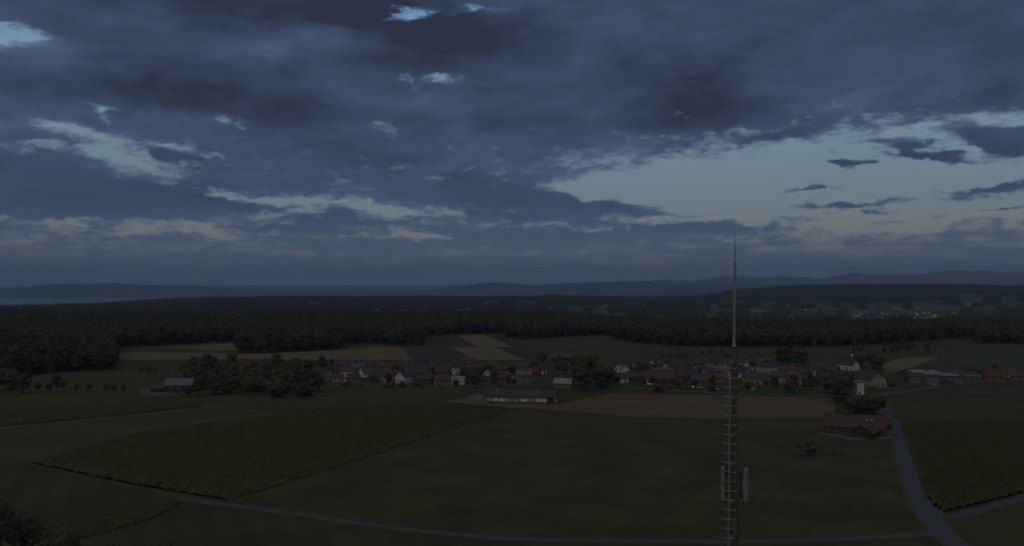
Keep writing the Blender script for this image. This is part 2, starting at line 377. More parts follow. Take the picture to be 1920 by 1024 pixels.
# ------------------------------------------------------------------ air
hz = MB(); hz.box((0, 1000, 200), (56000, 56000, 700))
hzo = hz.obj('haze', []); tag(hzo, kind='stuff')
hm = bpy.data.materials.new('haze_air'); hm.use_nodes = True; hn = hm.node_tree; hn.nodes.clear()
hv = hn.nodes.new('ShaderNodeVolumePrincipled'); hv.inputs['Color'].default_value = (.47, .70, 1.0, 1); hv.inputs['Density'].default_value = 6.4e-5; hv.inputs['Anisotropy'].default_value = 0.0
ho = hn.nodes.new('ShaderNodeOutputMaterial'); hn.links.new(hv.outputs[0], ho.inputs['Volume'])
hzo.data.materials.clear(); hzo.data.materials.append(hm)

# ------------------------------------------------------------------ fields and roads
def clip_poly(pts): return pts
def field(name, pts_px, m, z):
    pts = [P(a, b) for a, b in pts_px]
    o = mesh_obj(name, [(p.x, p.y, z) for p in pts], [list(range(len(pts)))], m)
    bm = bmesh.new(); bm.from_mesh(o.data)
    for fc in bm.faces:
        if fc.normal.z < 0: fc.normal_flip()
    bmesh.ops.triangulate(bm, faces=bm.faces[:]); bm.to_mesh(o.data); bm.free()
    return tag(o, kind='structure')
def drape(name, quad, m, lift=.6, n=8):
    a, b, c, d = quad; v = []; f = []
    for i in range(n + 1):
        for j in range(n + 1):
            u, w = i / n, j / n
            px = (a[0] * (1 - u) + b[0] * u) * (1 - w) + (d[0] * (1 - u) + c[0] * u) * w
            py = (a[1] * (1 - u) + b[1] * u) * (1 - w) + (d[1] * (1 - u) + c[1] * u) * w
            p = hit(px, py); v.append((p.x, p.y, p.z + lift))
    for i in range(n):
        for j in range(n): f.append([i * (n + 1) + j, (i + 1) * (n + 1) + j, (i + 1) * (n + 1) + j + 1, i * (n + 1) + j + 1])
    o = mesh_obj(name, v, f, m, smooth_=True)
    bm = bmesh.new(); bm.from_mesh(o.data); bmesh.ops.recalc_face_normals(bm, faces=bm.faces)
    if sum(fc.normal.z for fc in bm.faces) < 0: bmesh.ops.reverse_faces(bm, faces=bm.faces)
    bm.to_mesh(o.data); bm.free()
    return tag(o, kind='structure')
def smooth_line(pts, n=8):
    out = []
    for i in range(len(pts) - 1):
        p0 = pts[max(0, i - 1)]; p1 = pts[i]; p2 = pts[i + 1]; p3 = pts[min(len(pts) - 1, i + 2)]
        for k in range(n):
            t = k / n
            out.append(.5 * ((2 * p1) + (p2 - p0) * t + (2 * p0 - 5 * p1 + 4 * p2 - p3) * t * t + (3 * p1 - p0 - 3 * p2 + p3) * t ** 3))
    out.append(pts[-1]); return out
def road(name, px_pts, w, m, z, label=None):
    if name in ('road', 'lane', 'village_street'): road('verge', px_pts, w + 1.5, verge_m, z - .012)
    pts = smooth_line([P(a, b) for a, b in px_pts]); v = []; f = []
    for i, p in enumerate(pts):
        t = (pts[min(i + 1, len(pts) - 1)] - pts[max(i - 1, 0)]); t.z = 0; t.normalize(); nn = Vector((-t.y, t.x, 0))
        ww = w if not callable(w) else w(i / (len(pts) - 1))
        j = 1 + .05 * mnoise.noise((p.x * .11, p.y * .11, z))
        for s in (-1, -.5, 0, .5, 1): q = p + nn * (ww / 2 * s * j); v.append((q.x, q.y, z))
    for i in range(len(pts) - 1):
        for k in range(4): f.append([i * 5 + k, i * 5 + 5 + k, i * 5 + 6 + k, i * 5 + 1 + k])
    o = mesh_obj(name, v, f, m)
    bm = bmesh.new(); bm.from_mesh(o.data)
    for fc in bm.faces:
        if fc.normal.z < 0: fc.normal_flip()
    bm.to_mesh(o.data); bm.free()
    return tag(o, kind='structure')

grass_a = add_rows(mat('cut_grass', (.061,.069,.023), .42, .05, .95), 5, .5, .07)
grass_b = add_rows(mat('dark_meadow', (.056,.061,.023), .34, .04, .95), 8, -.4, .12)
grass_c = mat('pale_pasture', (.067,.075,.026), .34, .04, .95)
stub = add_rows(mat('stubble', (.172,.138,.072), .22, .05, .95), 6, .62, .25)
stub2 = add_rows(mat('stubble_cross', (.18,.146,.078), .22, .05, .95), 6, -.5, .22)
harvest = add_rows(mat('harvested_earth', (.135,.101,.053), .25, .05, .95), 9, 1.52, .12)
plough = add_rows(mat('ploughed_earth', (.075,.055,.04), .3, .05, .95), 3, .6, .35)
crop_green = add_rows(mat('beet_field', (.05,.062,.03), .3, .05, .95), 3, .6, .3)
hay = mat('pale_ripe_field', (.16,.138,.075), .25, .02, .95)
asph = mat('worn_asphalt', (.082,.09,.097), .16, .2, .8)
gravel = mat('gravel_track', (.12,.12,.115), .25, .2, .9)
verge_m = mat('worn_verge', (.085,.078,.045), .45, .25, .95)
soil = mat('bare_soil', (.075,.055,.04), .3, .06, .95)

field('grass_field', [(435,943),(960,771),(1180,785),(1560,788),(1640,830),(1690,880),(1700,930),(1740,1000),(1700,1003),(1300,1013),(1000,1009),(860,1000),(700,982),(560,962)], grass_a, .02)
field('meadow', [(-300,880),(60,872),(330,936),(430,950),(700,988),(1000,1015),(1500,1018),(1760,1008),(1830,1060),(1500,1300),(-300,1300)], grass_b, .02)
field('grass_field', [(-300,840),(0,805),(385,767),(560,774),(260,814),(60,868),(-300,876)], grass_c, .02)
field('meadow', [(385,764),(530,745),(705,752),(860,756),(835,756),(560,772)], grass_b, .024)
field('harvested_field', [(820,754),(905,743),(915,757),(1045,758),(1140,738),(1300,740),(1440,743),(1562,746),(1566,784),(1350,786),(1200,783),(1000,767)], harvest, .03)
field('stubble_field', [(218,660),(330,661),(450,663.5),(520,662),(640,655),(742,650),(752,651),(775,675),(640,675),(450,673),(218,675)], stub, .03)
field('ploughed_field', [(752.5,651),(844,651),(892,675),(776,675)], plough, .034)
field('stubble_field', [(845,651),(926,651),(986,675),(893,675)], stub, .03)
field('stubble_field', [(856,628.5),(908,627.5),(962,650.5),(896,650.5)], stub2, .036)
field('beet_field', [(794,632),(855,629),(895,650.5),(796,650.5)], crop_green, .04)
field('beet_field', [(909,627.5),(948,630),(1010,648),(1000,664),(988,674),(927,651),(963,650.5)], grass_b, .04)
field('green_field', [(990,646),(1100,634),(1146,627),(1160,641),(1250,648),(1400,652),(1400,656),(1000,656)], grass_c, .03)
field('pale_field', [(312,651),(400,646.5),(447,642),(455,656),(400,657),(340,653)], hay, .04)
field('stubble_field', [(1655,682),(1690,671),(1765,669),(1735,679),(1692,695),(1658,697)], stub2, .03)
field('pale_field', [(1378,676),(1442,672),(1448,675),(1380,680)], hay, .03)
field('meadow', [(1740,662),(1830,640),(2150,645),(2150,690),(1800,690)], grass_c, .03)
field('meadow', [(1630,742),(1800,722),(2150,716),(2150,748),(1640,744)], grass_b, .03)
field('grass_field', [(1640,746),(2150,750),(2150,782),(1930,788),(1690,797)], grass_a, .034)
field('meadow', [(1770,972),(1850,957),(1930,936),(2150,880),(2150,1200),(1900,1200),(1830,1030)], grass_c, .03)
for q, m in (([(1515,564),(1548,559),(1549,565),(1517,569)], hay), ([(1592,585),(1640,580),(1640,584),(1600,586)], hay), ([(1672,575),(1735,576),(1722,582),(1680,583)], hay), ([(1806,571),(1840,559),(1836,568),(1815,577)], stub2), ([(1890,552),(1960,552),(1960,557),(1892,557)], hay), ([(1098,572),(1160,572),(1165,575),(1100,576)], hay), ([(826,570),(925,570),(940,575),(832,574)], hay), ([(536,560),(575,558),(578,560),(540,561)], hay),
             ([(1440,574),(1545,570),(1550,575),(1440,579)], grass_a), ([(1700,568),(1780,572),(1780,576),(1700,574)], soil), ([(1380,578),(1450,583),(1440,587),(1370,582)], stub2), ([(1460,588),(1560,585),(1580,590),(1480,594)], grass_a), ([(1300,566),(1375,562),(1380,566),(1300,570)], grass_a), ([(1330,574),(1370,572),(1378,576),(1335,578)], hay), ([(1175,580),(1230,577),(1240,580),(1180,583)], hay), ([(690,563),(790,561),(800,564),(700,566)], grass_c), ([(960,566),(1060,564),(1070,568),(965,570)], grass_a)):
    drape('hillside_field', q, m)

road('road', [(1655,772),(1668,790),(1686,818),(1699,866),(1714,916),(1738,963),(1770,1001),(1812,1036),(1900,1110),(2000,1200)], 5.6, asph, .05)
road('lane', [(1742,966),(1790,968),(1850,953),(1920,934),(2000,910),(2100,884)], 2.8, asph, .055)
road('lane', [(334,935),(430,947),(560,965),(700,985),(860,1003),(1000,1012),(1300,1016),(1500,1014),(1700,1004),(1765,998)], 2.5, asph, .055)
road('lane', [(-250,832),(0,803),(120,792),(240,780),(385,765),(470,752),(525,743)], 2.6, asph, .05)
road('track', [(525,743),(600,745.5),(705,750)], 1.8, gravel, .055)
road('track', [(40,713),(95,703),(140,699),(215,693.5)], 2.4, gravel, .05)
road('village_street', [(1180,727),(1290,734),(1420,738.5),(1560,742),(1640,742),(1800,719),(1920,712),(2100,706)], 4.6, asph, .06)
road('village_street', [(600,719),(700,722),(860,723),(1000,721),(1180,727)], 3.6, asph, .058)
road('road', [(1610,741),(1650,756),(1657,774)], 5.0, asph, .066)
field('yard', [(872,746),(896,738),(912,739),(909,752),(880,750)], gravel, .06)
field('yard', [(266,741),(262,728),(275,728),(330,737),(332,741)], gravel, .06)
field('yard', [(1530,813),(1560,808),(1668,812),(1676,822),(1600,826)], gravel, .06)

# ------------------------------------------------------------------ maize
def pt_in(poly, x, y):
    c = False; n = len(poly)
    for i in range(n):
        x1, y1 = poly[i]; x2, y2 = poly[i - 1]
        if (y1 > y) != (y2 > y) and x < (x2 - x1) * (y - y1) / (y2 - y1) + x1: c = not c
    return c
def edge_dist(pl, x, y):
    b = 1e9
    for i in range(len(pl)):
        x1, y1 = pl[i - 1]; x2, y2 = pl[i]; dx_, dy_ = x2 - x1, y2 - y1
        t = max(0, min(1, ((x - x1) * dx_ + (y - y1) * dy_) / (dx_ * dx_ + dy_ * dy_ + 1e-9)))
        b = min(b, math.hypot(x - x1 - t * dx_, y - y1 - t * dy_))
    return b
maize_m = mat('maize_leaves', (.09,.099,.034), .35, .35, .9, rand=0, col2=(.122,.134,.047))
maize_t = mat('maize_tassels', (.115,.118,.055), .3, .35, .9)
dark_crop = mat('dark_crop', (.066,.068,.032), .3, .35, .9, col2=(.085,.088,.042))
def maize(name, poly_px, ang_deg, gap, hgt, label, step=1.1, mt=None):
    poly = [(P(a, b).x, P(a, b).y) for a, b in poly_px]
    ca, sa = math.cos(R(ang_deg)), math.sin(R(ang_deg))
    uv = [(x * ca + y * sa, -x * sa + y * ca) for x, y in poly]
    u0, u1 = min(p[0] for p in uv), max(p[0] for p in uv); v0, v1 = min(p[1] for p in uv), max(p[1] for p in uv)
    V = []; Fc = []; MI = []
    vv = v0
    while vv < v1:
        xs = []                                # crossings of this row with the outline
        for i in range(len(uv)):
            a, b = uv[i - 1], uv[i]
            if (a[1] > vv) != (b[1] > vv): xs.append(a[0] + (vv - a[1]) / (b[1] - a[1]) * (b[0] - a[0]))
        xs.sort()
        for s, e in zip(xs[::2], xs[1::2]):
            n = max(2, int((e - s) / step)); prev = None
            for k in range(n + 1):
                u = s + (e - s) * k / n; x0, y0 = u * ca - vv * sa, u * sa + vv * ca
                ed = min(edge_dist(uv, u, vv), 9.0)
                hh = hgt * (1 + .16 * mnoise.noise((x0 * .05, y0 * .05, 2)) + random.uniform(-.16, .14)) * (.58 + .42 * min(1, ed / (3.0 + 2.2 * mnoise.noise((x0 * .21, y0 * .21, 4)))))
                if ed < 2.5 and mnoise.noise((x0 * .33, y0 * .33, 7)) > .18: hh *= .55
                if abs((vv - v0) % 24 - 12) < .55: hh *= .72        # tramlines left by the sprayer
                o = gap * .42; i = len(V); w = vv + random.uniform(-.08, .08)
                for dv, z in ((-o, .06), (-o * .8, hh * .72), (random.uniform(-.12, .12), hh), (o * .8, hh * .72), (o, .06)):
                    V.append((u * ca - (w + dv) * sa, u * sa + (w + dv) * ca, z))
                if prev is not None:
                    for q in range(4): Fc.append([prev + q, i + q, i + q + 1, prev + q + 1]); MI.append(0)
                if random.random() < .8:        # an arching leaf and a tassel
                    sg = random.choice((-1, 1)); j = len(V); ll = random.uniform(.5, .9)
                    q = [(u, w, hh * .7), (u + .12, w, hh * .72), (u + .2 * sg, w + sg * ll * .6, hh * .98), (u + .3 * sg, w + sg * ll, hh * .8)]
                    V.extend((a * ca - b * sa, a * sa + b * ca, c) for a, b, c in q); Fc.append([j, j + 1, j + 2]); Fc.append([j, j + 2, j + 3]); MI += [0, 0]
                    j = len(V); q = [(u - .06, w, hh * .95), (u + .06, w, hh * .95), (u, w, hh + .4)]
                    V.extend((a * ca - b * sa, a * sa + b * ca, c) for a, b, c in q); Fc.append([j, j + 1, j + 2]); MI.append(1)
                prev = i
        vv += gap
    o = mesh_obj(name, V, Fc, [mt or maize_m, mt or maize_t], midx=MI)
    tag(o, label, 'maize', None, 'stuff'); return o
a1 = P(430, 940); a2 = P(955, 770); ang1 = math.degrees(math.atan2(a2.y - a1.y, a2.x - a1.x))
maize('maize_crop', [(62,870),(240,908),(430,940),(690,858),(955,770),(835,757.5),(560,776),(260,815)], ang1, 1.0, 1.75, 'tall dark maize filling the wedge-shaped field left of centre', 1.7)
b1 = P(1740, 940); b2 = P(1700, 830); ang2 = math.degrees(math.atan2(b2.y - b1.y, b2.x - b1.x))
maize('maize_crop', [(1690,798),(1700,822),(1712,860),(1727,905),(1747,945),(1772,961),(1850,943),(1920,924),(2060,884),(2060,800),(1920,788),(1780,792)], ang2, .85, 1.7, 'tall maize in rows right of the curving road', 1.4)
maize('maize_crop', [(-230,822),(0,799.5),(120,789),(240,777),(380,762),(330,755),(0,772),(-230,786)], 12, 1.1, 1.7, 'strip of tall maize above the narrow lane at far left', 2.0, dark_crop)
maize('maize_crop', [(328,938),(250,955),(120,978),(60,1010),(150,1012),(280,975),(338,945)], 20, 1.0, 1.4, 'dark tall crop at the end of the lower lane at bottom left', 1.2, dark_crop)

# ------------------------------------------------------------------ trees
leaf_mats = [mat('leaves_broad', (.098,.092,.046), .3, .6, .9, rand=.2, col2=(.12,.112,.056)), mat('leaves_conifer', (.085,.082,.052), .3, .6, .9, rand=.15), mat('leaves_autumn', (.105,.084,.046), .3, .6, .9, rand=.18, col2=(.12,.098,.052))]
core_m = mat('inner_leaves', (.09,.084,.045), .4, .6, .9)
bark = mat('bark', (.045,.038,.03), .3, 2.0, .95)
def ico_pts(n):
    k = np.arange(n) + .5; ph = np.arccos(1 - 2 * k / n); th = math.pi * (1 + 5 ** .5) * k
    return np.stack([np.cos(th) * np.sin(ph), np.sin(th) * np.sin(ph), np.cos(ph)], 1)
bmI = bmesh.new(); bmesh.ops.create_icosphere(bmI, subdivisions=1, radius=1); ICO_V = np.array([v.co[:] for v in bmI.verts]); ICO_F = [[v.index for v in f.verts] for f in bmI.faces]; bmI.free()
def crown_mesh(name, seed, kind, nleaf, lsize, height=20.0, rad=6.0, trunk=3.0, lobes=13, lm=0):
    g = np.random.default_rng(seed); V = []; Fc = []; MI = []
    cz = trunk + (height - trunk) / 2; hz_ = (height - trunk) / 2
    L = []
    if kind == 'broad':
        for k in range(lobes):
            d = ico_pts(lobes)[k] + g.normal(0, .22, 3); d /= np.linalg.norm(d)
            r = rad * g.uniform(.34, .54)
            taper = 1.0 - .25 * max(0, d[2])
            c = np.array([d[0] * rad * .58 * taper, d[1] * rad * .58 * taper, cz + d[2] * hz_ * .62])
            L.append((c, np.array([r, r, r * g.uniform(.75, 1.0)])))
        L.append((np.array([0, 0, cz]), np.array([rad * .55, rad * .55, hz_ * .7])))
    else:
        nt_ = 9
        for k in range(nt_):
            t = k / (nt_ - 1); z = trunk * .6 + (height - trunk * .6) * t
            r = rad * (1 - t) ** .85 * g.uniform(.85, 1.1) + .25
            L.append((np.array([g.normal(0, .15), g.normal(0, .15), z]), np.array([r, r, (height / nt_) * .62])))
    for c, r in L:                                   # dark inner mass of each lobe
        b = len(V); pts = ICO_V * (1 + g.normal(0, .13, (len(ICO_V), 1))) * r * .8 + c
        V.extend(pts.tolist()); Fc.extend([[b + i for i in f] for f in ICO_F]); MI += [1] * len(ICO_F)
    area = np.array([r[0] * r[2] for _, r in L]); area /= area.sum()
    for k in g.choice(len(L), nleaf, p=area):
        c, r = L[k]; d = g.normal(0, 1, 3); d /= np.linalg.norm(d)
        if kind == 'broad' and d[2] < -.3: d[2] *= -.5
        p = c + d * r * g.uniform(.8, 1.12)
        nrm = d + g.normal(0, .55, 3) + np.array([0, 0, .25]); nrm /= np.linalg.norm(nrm)
        a = np.cross(nrm, g.normal(0, 1, 3)); a /= np.linalg.norm(a); bb = np.cross(nrm, a); s = lsize * g.uniform(.55, 1.25); i = len(V)
        V.extend([(p + a * s * .6).tolist(), (p + bb * s * .45).tolist(), (p - a * s * .6 + nrm * s * .15).tolist(), (p - bb * s * .45).tolist()])
        Fc.append([i, i + 1, i + 2, i + 3]); MI.append(0)
    me = bpy.data.meshes.new(name); me.from_pydata(V, [], Fc); me.materials.append(leaf_mats[lm]); me.materials.append(core_m); me.polygons.foreach_set('material_index', MI); me.update()
    return me
def trunk_mesh(seed, height, rad, trunk, conifer=False):
    r0 = random.Random(seed); mb = MB(); top = height * (.9 if conifer else .62)
    p = Vector((0, 0, -.3)); w = height * .02
    for k in range(4):
        q = Vector((r0.uniform(-.2, .2), r0.uniform(-.2, .2), top * (k + 1) / 4)); mb.tube(p, q, w * (1 - k * .22), w * (1 - (k + 1) * .22), 7, cap=False); p = q
    for k in range(5):
        z = trunk + (top - trunk) * (k + .5) / 5; t = r0.uniform(0, 6.28); l = rad * .65
        mb.tube((0, 0, z), (math.cos(t) * l, math.sin(t) * l, z + l * (.0 if conifer else .55)), w * .4, w * .12, 5, cap=False)
    return mb.mesh('trunk', bark)
KIND = {}
def defkind(k, n, **kw):
    KIND[k] = []
    for i in range(n):
        a = dict(kw); a['height'] = kw['height'] * random.uniform(.95, 1.05)
        KIND[k].append((crown_mesh('crown', hash((k, i)) % 9999 if False else 31 * (i + 1) + len(k) * 7, **a), trunk_mesh(i, a['height'], a['rad'], a['trunk'], a['kind'] != 'broad'), a['height']))
defkind('oak', 4, kind='broad', nleaf=1300, lsize=.95, height=20, rad=6.2, trunk=3.0)
defkind('tall', 3, kind='broad', nleaf=1100, lsize=1.15, height=24, rad=6.0, trunk=2.6, lobes=16)
defkind('rust', 2, kind='broad', nleaf=1200, lsize=.95, height=18, rad=6.0, trunk=2.5, lm=2)
defkind('spruce', 3, kind='conifer', nleaf=600, lsize=1.3, height=24, rad=3.6, trunk=2.5, lm=1)
defkind('near', 2, kind='broad', nleaf=9000, lsize=.36, height=20, rad=6.4, trunk=3.5, lobes=20)
defkind('nearrust', 1, kind='broad', nleaf=9000, lsize=.36, height=20, rad=6.4, trunk=3.5, lobes=20, lm=2)
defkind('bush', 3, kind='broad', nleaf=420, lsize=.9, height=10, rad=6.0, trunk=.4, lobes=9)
NAME = {'oak': 'broadleaf_tree', 'tall': 'broadleaf_tree', 'rust': 'broadleaf_tree', 'near': 'broadleaf_tree', 'nearrust': 'broadleaf_tree', 'spruce': 'spruce_tree', 'bush': 'shrub'}
TREES = []
def tree(x, y, h, kind, label, group=None, z=None, wide=1.0):
    cm, tm, hh = random.choice(KIND[kind]); s = h / hh
    e = empty(NAME[kind], (x, y, terrain(x, y) if z is None else z), random.uniform(0, 6.28), label, 'shrub' if kind == 'bush' else 'tree', group)
    child('crown', cm, e, scale=(s * wide, s * wide, s)); child('trunk' if kind != 'bush' else 'stem', tm, e, scale=(s * min(wide, 1.3), s * min(wide, 1.3), s))
    TREES.append((x, y)); return e
def tpx(px, py, h, kind, label, group=None, wide=1.0):
    p = P(px, py); return tree(p.x, p.y, h, kind, label, group, wide=wide)
def cluster(px0, px1, y0, y1, n, h0, h1, kinds, label, group, wide=1.15):
    pts = []
    tries = 0
    while len(pts) < n and tries < 4000:
        tries += 1
        px = random.uniform(px0, px1); py = random.uniform(y0, y1); p = P(px, py)
        if all((p - q).length > 3.4 for q in pts): pts.append(p)
    for p in pts: tree(p.x, p.y, random.uniform(h0, h1), random.choice(kinds), label, group, wide=wide * random.uniform(.9, 1.15))

cluster(-60, 52, 728, 742, 8, 9, 13.5, ['oak', 'oak', 'rust'], 'dark broadleaf tree in the clump at the left edge beside the pasture', 'trees in the clump at the left edge')
for px, py, h, w, kd, lb in ((71,735,5.6,1.3,'oak','round orchard tree just right of the clump at the left edge'), (92,735,5.2,1.2,'oak','low orchard tree tucked against the tall tree in the orchard row'), (106,735,10.5,1.0,'oak','tallest tree of the orchard row at left'), (117,735,8.0,1.0,'rust','brownish tree leaning on the tallest orchard tree'), (144,734,5.4,1.1,'oak','small dark orchard tree with a bare trunk, midway along the row'), (167,733,4.6,1.4,'rust','low wide brown orchard tree in the middle of the row'), (199,736,5.2,1.3,'oak','dark orchard tree third from the barn end of the row'), (214,735,4.8,1.3,'rust','reddish orchard tree second from the barn end of the row'), (231,735,4.4,1.1,'oak','small orchard tree nearest the red barn'),
    (265,700,5.2,1.2,'oak','left one of three dark trees standing on the pasture behind the red barn'), (279,701,6.0,1.3,'rust','middle one of three dark trees on the pasture behind the red barn'), (291,700,3.6,1.2,'oak','smallest and right one of three trees on the pasture behind the red barn'),
    (520,704,15.5,.95,'oak','tall pointed tree dark against the stubble left of the village'), (556,703,12.5,1.05,'oak','round tree dark against the stubble above the copse'), (603,700,12.5,1.0,'oak','tree standing behind the cream gabled farmhouse'),
    (729,722,8.2,1.1,'oak','round tree in front of the yellow gable'), (855,727,5.0,1.6,'rust','low reddish tree in front of the white shed'), (1571,785,6.2,1.0,'spruce','small spruce behind the ridge of the red roofed farmhouse'),
    (1865,694,5.0,1.6,'oak','wide dark tree behind the red roofed house at far right'), (762,690,3.6,.9,'spruce','small dark spruce between rear roofs of the village'), (719,688,5.0,.8,'spruce','pointed spruce in front of the ploughed field, behind the village roofs')):
    tpx(px, py, h, kd, lb, wide=w)
cluster(342, 445, 690, 712, 15, 8, 12, ['oak', 'oak', 'rust'], 'dark broadleaf tree in the back part of the copse right of the red barn', 'trees in the back of the copse')
cluster(360, 530, 715, 748, 26, 7, 12, ['oak', 'rust', 'oak'], 'dark broadleaf tree in the front part of the copse right of the red barn', 'trees in the front of the copse')
cluster(490, 590, 698, 722, 14, 8, 12, ['oak', 'oak', 'rust'], 'broadleaf tree in the wood left of the cream gabled farmhouse', 'trees left of the cream gable')
cluster(345, 600, 700, 746, 34, 6, 10.5, ['oak', 'rust', 'oak', 'bush'], 'tree filling the copse between red barn and village', 'trees filling the copse by the red barn', 1.35)
cluster(575, 900, 719, 728, 18, 1.6, 3.2, ['bush', 'oak', 'rust'], 'garden shrub along the village front left of the barn', 'garden shrubs along the village front', 1.3)
cluster(600, 1010, 688, 704, 16, 5, 8, ['oak', 'rust'], 'tree between rear houses of the village left of the grove', 'trees between the rear village houses', 1.1)
cluster(1180, 1470, 686, 704, 16, 5, 8.5, ['oak', 'rust'], 'tree between rear houses around the mast', 'trees between rear houses around the mast', 1.1)
cluster(1180, 1560, 722, 735, 12, 3, 5.5, ['bush', 'oak'], 'shrub along the village street around the mast', 'shrubs along the street around the mast', 1.3)
cluster(1080, 1146, 700, 734, 13, 11, 16, ['oak', 'rust'], 'big dark tree in the grove at the middle of the village', 'trees of the grove in mid village')
cluster(1000, 1075, 680, 704, 9, 7, 11, ['oak', 'rust'], 'garden tree behind the pale grey shed roof', 'garden trees behind the pale shed')
cluster(1155, 1230, 702, 726, 6, 5, 8, ['oak'], 'garden tree between houses right of the grove', 'garden trees right of the grove')
cluster(866, 905, 706, 728, 6, 7, 10, ['oak', 'rust'], 'dark garden tree left of the long cream barn', 'garden trees left of the long cream barn')
cluster(925, 955, 700, 726, 4, 5, 8, ['oak', 'rust'], 'garden tree behind the roof of the long cream barn', 'garden trees behind the long cream barn')
cluster(1464, 1514, 680, 692, 8, 13, 16, ['oak', 'tall'], 'tall dark tree behind the red roofed white house', 'tall trees behind the red roofed house')
cluster(1562, 1592, 738, 757, 6, 12, 15.5, ['oak', 'rust', 'oak'], 'large dark tree beside the white tower and the harvested field', 'large trees beside the white tower')
cluster(1606, 1655, 682, 694, 6, 9, 12, ['oak', 'rust'], 'dark tree right of the white hilltop house', 'trees right of the white house')
cluster(1440, 1560, 712, 738, 14, 5, 9, ['oak', 'oak', 'rust'], 'garden tree along the street near the blue white houses', 'garden trees along the street')
cluster(1240, 1400, 705, 728, 10, 4.5, 7.5, ['oak', 'rust'], 'garden tree among the houses left of the mast', 'garden trees left of the mast')
cluster(1586, 1664, 776, 786, 7, 8, 10, ['oak', 'rust'], 'dark tree close behind the red roofed farmhouse', 'trees behind the red roofed farmhouse')
cluster(1600, 1745, 650, 664, 20, 5, 8.5, ['oak', 'rust'], 'tree in the hedge line between meadows at right', 'trees in the hedge line at right')
cluster(668, 860, 706, 722, 9, 3.5, 5.5, ['oak', 'rust', 'bush'], 'small garden tree along the front of the village left of the barn', 'small garden trees along the village front')
cluster(1240, 1480, 659, 674, 26, 2.6, 4.4, ['oak', 'bush'], 'small fruit tree in the rows on the meadow behind the village', 'fruit trees in rows behind the village', 1.0)
cluster(1640, 1680, 716, 726, 4, 2.5, 3.5, ['bush'], 'garden shrub between the cream gable and the striped roof shed', 'shrubs by the striped roof shed', 1.2)
tpx(1515, 856, 6.0, 'bush', 'lone dark shrub standing in the big grass field near the farmhouse', wide=.95)
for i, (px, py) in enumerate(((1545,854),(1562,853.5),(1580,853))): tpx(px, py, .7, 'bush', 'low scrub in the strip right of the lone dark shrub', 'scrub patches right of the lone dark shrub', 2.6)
# foreground treetops at the lower left, close to the viewpoint
for px, d, top, kd, lb in ((-40,150,918,'near','nearest dark treetop at the left edge of the photo'), (35,158,948,'nearrust','brownish treetop in the lower left corner, highest of the corner group'), (-10,120,985,'near','large treetop cut by the lower left corner'), (110,150,985,'nearrust','brown treetop second from the left along the bottom edge'), (205,145,1010,'near','treetop on the bottom edge below the dark crop'), (300,150,1006,'nearrust','right most treetop on the bottom edge, below the lane end')):
    h = H - (top - HY) * d / F; tree(X(px, d), d, h, kd, lb)

# ---- the woods: the front row as single trees, the mass behind as one object
EDGE = [(-260,722),(0,714),(50,706),(100,701),(215,693.5),(216,651),(310,648),(400,642.5),(446,641),(447,664),(520,662),(640,656),(641,646),(700,644.5),(745,649),(794,649),(795,632),(855,627),(948,626),(949,633),(985,638),(1030,634),(1100,629.5),(1146,626),(1147,637),(1190,643),(1250,648.5),(1320,651),(1500,651),(1600,650),(1700,642),(1760,637),(1830,634),(1831,645),(1920,645),(2200,646)]
EX = [e[0] for e in EDGE]; EY = [e[1] for e in EDGE]
def edge_depth(px): return H * F / (float(np.interp(px, EX, EY)) - HY)
def wood_label(px):
    if px < 216: return 'tree on the front edge of the near wood at far left', 'front trees of the near left wood'
    if px < 447: return 'tree on the edge of the wood behind the pale strip left of the village', 'front trees of the wood behind the pale strip'
    if px < 795: return 'tree on the edge of the wood behind the long stubble field', 'front trees of the wood behind the stubble'
    if px < 1147: return 'tree on the edge of the wood behind the ploughed and green fields in the middle', 'front trees of the middle wood'
    if px < 1560: return 'tree on the edge of the wood behind the mast', 'front trees of the wood behind the mast'
    return 'tree on the edge of the wood behind the meadows at right', 'front trees of the right wood'
px = -60.0
while px < 1990:
    d = edge_depth(px) + random.uniform(1, 7); lb, gp = wood_label(px)
    kd = random.choice(['tall', 'tall', 'oak', 'spruce', 'rust'] if px < 1100 else ['tall', 'spruce', 'oak', 'rust'])
    tree(X(px, d), d, random.uniform(14.5, 20) if px > 216 else random.uniform(12, 16.5), kd, lb, gp)
    px += random.uniform(17, 27.0) * F / d / 1.55

pts = []
def add_pts(px0, px1, dfront, dback, step0, step1, hmin, hmax, keep=lambda px, d: True):
    d = min(dfront(p) for p in np.linspace(px0, px1, 120)) + 6
    while d < dback:
        st = step0 + (step1 - step0) * min(1, d / dback)
        x = X(px0, d)
        while x < X(px1, d):
            xx = x + random.uniform(-.4, .4) * st; dd = d + random.uniform(-.4, .4) * st; p = 960 + F * xx / dd
            if dd > dfront(p) + 6 and keep(p, dd): pts.append((xx, dd, terrain(xx, dd), random.uniform(hmin, hmax)))
            x += st
        d += st
def back(px): return float(np.interp(px, [-300, 380, 480, 700, 1000, 1290, 1500, 2300], [3300, 3100, 2300, 2200, 2150, 2150, 2000, 2000]))
def keep1(p, d):
    return d < back(p) + 160 * mnoise.noise((p * .01, 3, 0)) and not (p < 216 and 900 < d < 940 and p > 60)
add_pts(-620, 2560, edge_depth, 3400, 6.2, 12, 14.5, 20, keep1)
n_near = len(pts)
